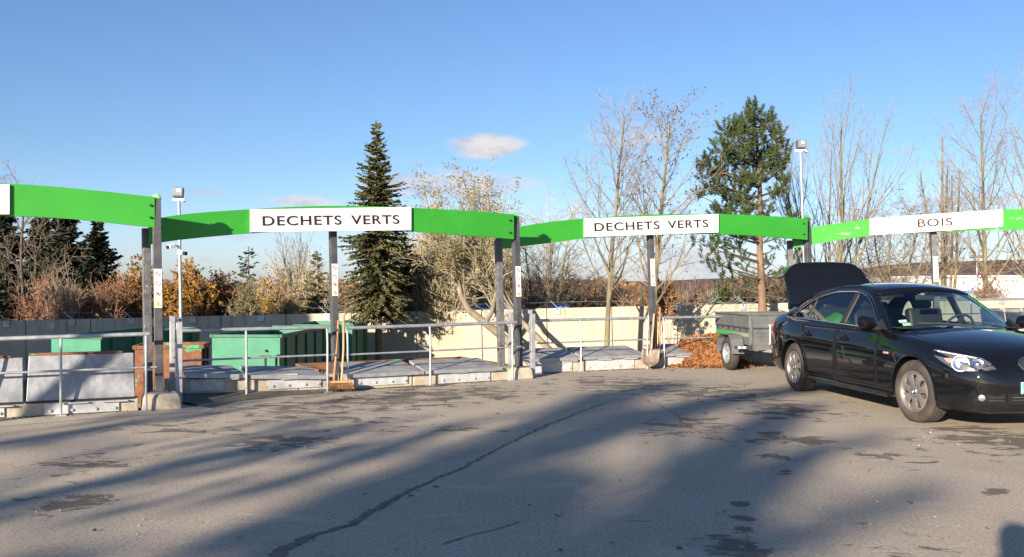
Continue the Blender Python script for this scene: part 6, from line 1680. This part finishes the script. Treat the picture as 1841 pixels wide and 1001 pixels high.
# ================================================================= behind the photographer: what throws the shadows
M['cloth'] = pmat('dark_jacket_cloth', rgb(.03,.035,.05), rgb(.05,.055,.075), 9, .9)
M['skin'] = pmat('skin', rgb(.45,.28,.20), rgb(.50,.32,.24), 9, .6)
def person():
    """the photographer, standing behind the lens: only the shadow is in the picture"""
    base = Vector((-.07,-.28,0)); root = tag(empty('person', tuple(base)), 'person in dark jacket holding up a camera, whose shadow falls at the lower right corner', 'person')
    V = [(0,0,.95),(0,0,1.15),(0,.01,1.40),(0,.02,1.50),(0,.05,1.60),(0,.06,1.70),
         (-.10,0,.92),(-.11,.01,.50),(-.12,0,.09),(-.12,.10,.04),(.10,0,.92),(.11,.02,.50),(.12,0,.09),(.12,.10,.04),
         (-.19,0,1.41),(-.27,.10,1.18),(-.11,.17,1.36),(.19,0,1.41),(.27,.06,1.18),(.11,.17,1.36)]
    E = [(0,1),(1,2),(2,3),(3,4),(4,5),(0,6),(6,7),(7,8),(8,9),(0,10),(10,11),(11,12),(12,13),(2,14),(14,15),(15,16),(2,17),(17,18),(18,19)]
    rad = [.17,.165,.17,.065,.085,.07,.10,.065,.05,.045,.10,.065,.05,.045,.085,.06,.038,.085,.06,.038]
    me = bpy.data.meshes.new('figure'); me.from_pydata([tuple(v) for v in V], E, []); me.materials.append(M['cloth'])
    o = bpy.data.objects.new('figure', me); COL.objects.link(o); o.parent = root
    sk = o.modifiers.new('skin', 'SKIN'); 
    for i, r in enumerate(rad): me.skin_vertices[0].data[i].radius = (r*1.0, r*(.8 if i in (0,1,2) else 1.0))
    me.skin_vertices[0].data[0].use_root = True
    sb = o.modifiers.new('sub', 'SUBSURF'); sb.levels = 1; sb.render_levels = 2
    mb = MB(); rows = []
    for i in range(11):
        t = math.pi*i/10; rows.append([Vector((math.cos(a)*.085*math.sin(t)+.0, .055+math.sin(a)*.105*math.sin(t), 1.685-.125*math.cos(t))) for a in [2*math.pi*k/16 for k in range(17)]])
    mb.grid(rows)
    for x in (-.086, .086): mb.box((x,.045,1.68), (.014,.04,.06))
    mb.prism([Vector((-.015,.155,1.655)),Vector((.015,.155,1.655)),Vector((0,.165,1.70))], (0,.028,-.008))
    mb.build('head', M['skin'], root, smooth=60)
    mb = MB(); rows = []
    for i in range(8):
        t = math.pi*.5*i/7; rows.append([Vector((math.cos(a)*.095*math.cos(t)*1.0, .035+math.sin(a)*.112*math.cos(t), 1.72+.10*math.sin(t))) for a in [2*math.pi*k/16 for k in range(17)]])
    mb.grid(rows); mb.build('hair', M['cabin'], root, smooth=60)
    for s in (-1, 1):
        mb = MB(); wx, wy, wz_ = s*.115, .165, 1.37
        mb.box((wx, wy+.03, wz_+.03), (.03,.06,.085))
        for f in range(4): mb.tube([(wx, wy+.055, wz_+.01+.02*f), (wx-s*.03, wy+.085, wz_+.012+.02*f), (wx-s*.055, wy+.075, wz_+.014+.02*f)], [.009,.0085,.007], 6)
        mb.tube([(wx, wy+.01, wz_+.01), (wx-s*.04, wy+.02, wz_-.01), (wx-s*.06, wy+.03, wz_-.012)], [.011,.010,.008], 6)
        mb.build('hand', M['skin'], root, smooth=60)
person()
M['leaf_shade'] = leafmat('dark_cedar_foliage', [rgb(.03,.05,.02), rgb(.05,.08,.03), rgb(.07,.09,.035)], .1)
SDIR = Vector((SX*math.cos(SUN_EL), SY*math.cos(SUN_EL), -math.sin(SUN_EL)))
def back(g, dist): return Vector(g) - SDIR*dist
def shade_tree(name, label, strokes, dist, seed, card=.30, trunk=None, extra=()):
    """a big tree standing behind the camera towards the low sun. Each stroke is a bough: (two ground points its shade joins, thickness, leaf count)"""
    R = random.Random(seed); ml, mt = MB(), MB(); cs = []
    for (x0, y0), (x1, y1), wd, n in strokes:
        a, b = ground(x0, y0), ground(x1, y1); A, B = back(a, dist), back(b, dist)
        ln = (B-A); cs.append((A+B)/2)
        for k in range(n):
            s = R.random(); p = A+ln*s + Vector((R.gauss(0,.42)*wd, 0, R.gauss(0,.10)*wd)) + SDIR*R.gauss(0,1.1)
            leafcard(ml, p, card*R.uniform(.5,1.2), R)
        mt.tube([A, (A+B)/2+Vector((0,0,.05)), B], [.03,.05,.03], 5)
    c = sum(cs, Vector())/len(cs); base = Vector((trunk[0] if trunk else c.x, trunk[1] if trunk else c.y, 0))
    top = max(p[2] for p in ml.v)
    mt.tube([base, base+Vector((0,0,top*.4)), base+Vector((.1,0,top*.8)), base+Vector((.1,0,top))], [.26,.22,.12,.03], 9)
    for q in cs: mt.tube([base+Vector((0,0,max(.8,q.z-.6))), (base+Vector((0,0,q.z-.2))).lerp(q,.5), q], [.07,.05,.03], 5)
    root = tag(empty(name, tuple(base)), label, 'tree', 'tall trees behind the photographer'); org = root.location
    mt.build('trunk', M['bark'], root, org, smooth=60, fix=False); ml.build('crown', M['leaf_shade'], root, org, fix=False)
shade_tree('shade_tree', 'tall tree behind the photographer shading the middle of the yard', [
    ((330,1010),(620,918),.34,510),((600,925),(900,795),.50,884),((880,800),(1100,705),.45,561),
    ((560,1060),(800,915),.55,816),((740,1040),(960,850),.75,1360),((900,1010),(1020,850),.42,561),((960,830),(1150,735),.5,714),
    ((380,903),(600,838),.15,187),((600,838),(840,757),.20,289),((850,1090),(1080,960),.7,714)], 34, 1, .085)
shade_tree('shade_tree', 'spreading tree behind the photographer shading the yard towards the car', [
    ((1090,975),(1230,885),.42,561),((1220,890),(1330,800),.30,408),((1310,810),(1420,730),.36,442),
    ((1120,775),(1300,715),.45,561),((1260,725),(1500,690),.5,544),((1010,745),(1200,690),.5,561),
    ((1290,945),(1400,850),.24,289),((1390,855),(1480,800),.22,255),((1470,805),(1590,785),.16,153),
    ((1150,1050),(1330,985),.5,442),((1280,990),(1480,945),.30,340),((1470,950),(1680,880),.22,255)], 38, 2, .085)
shade_tree('shade_tree', 'leaning tree behind the photographer whose thin shade crosses the left of the yard', [
    ((400,825),(530,795),.10,102),((520,800),(660,770),.10,85),((-60,1040),(140,1000),.3,187),((0,810),(240,760),.10,119)], 32, 3, .085)
def pole_shadow(name, label, p0, p1, r, dist, leaf=0):
    a, b = ground(*p0), ground(*p1); B = back(b, dist); 
    base = Vector((B.x, B.y, 0)); root = tag(empty('slim_tree', tuple(base)), label, 'tree', 'tall trees behind the photographer'); org = root.location
    mb = MB(); mb.tube([base, base+Vector((0,0,B.z*.5)), B], [r*1.25, r, r*.7], 9); mb.build('trunk', M['bark'], root, org, smooth=60)
    R = random.Random(int(B.x*7)); ml = MB()
    for k in range(leaf): leafcard(ml, B+Vector((R.gauss(0,.5),R.gauss(0,.5),R.gauss(.1,.3))), .16, R)
    if leaf: ml.build('crown', M['leaf_shade'], root, org, fix=False)
pole_shadow('bare_trunk', 'slim bare trunk far left behind the photographer, casting the upper thin shadow', (0,800), (258,756), .17, 27, 60)
pole_shadow('bare_trunk', 'slim bare trunk left behind the photographer, casting the long thin shadow', (0,893), (395,823), .12, 25, 90)
def panel_shadow_pole():
    # unseen forked pole, added and shaped to throw the slanting shadow across the upright panel
    PL = shift(L1, .06); a, b = on_plane(96,727,*PL), on_plane(176,632,*PL); c, d = on_plane(78,724,*PL), on_plane(150,640,*PL); D = 7.5
    A, B, C_, E = back(a,D), back(b,D), back(c,D), back(d,D); dr = (B-A).normalized(); base = A-dr*(A.z/dr.z)
    root = tag(empty('shadow_pole', tuple(base)), 'forked pole added out of view to throw the slanting shadow on the upright panel', 'pole'); org = root.location
    mb = MB(); mb.tube([base, A-dr*.5, A, B, B+dr*.4], [.085,.085,.08,.08,.08], 9); mb.build('main_pole', M['galv'], root, org, smooth=60); mb = MB(); mb.tube([A-dr*.9, C_, E, E+Vector((-.16,0,.10))], [.04,.04,.04,.04], 7); mb.build('side_arm', M['galv'], root, org, smooth=60)
panel_shadow_pole()
def left_shade_row():
    """unseen row of evergreens, added to shade the left part of the back wall"""
    R = random.Random(77)
    for i, (x, y, hh, rr) in enumerate(((-23.3,13.5,9.6,1.7),(-25.6,13.0,10.6,2.0),(-28.2,12.6,10.9,2.0),(-31.0,12.2,10.8,2.0),(-33.8,12.0,11.2,2.1),(-36.8,11.5,11,2.1))):
        ml, mt = MB(), MB(); base = Vector((x,y,ZP)); mt.tube([base, base+Vector((0,0,hh+2.0))], [.2,.05], 8)
        for k in range(2600):
            s = R.random()**.8; a = R.uniform(0,6.28); q = rr*(1-s)**.4*math.sqrt(R.random())*1.05+.08
            leafcard(ml, base+Vector((math.cos(a)*q, math.sin(a)*q, .6+(hh+1.6)*s)), .34, R)
        root = tag(empty('shade_evergreen', tuple(base)), ('evergreen added out of view to shade the back wall, nearest the skips','second evergreen from the skips in the added shading row left of the yard','third evergreen from the skips in the added shading row left of the yard','fourth evergreen from the skips in the added shading row left of the yard','fifth evergreen from the skips in the added shading row left of the yard','evergreen farthest from the skips in the added shading row left of the yard')[i], 'tree', 'evergreens added out of view to shade the back wall'); org = root.location
        mt.build('trunk', M['bark'], root, org); ml.build('crown', M['leaf_shade'], root, org, fix=False)
left_shade_row()
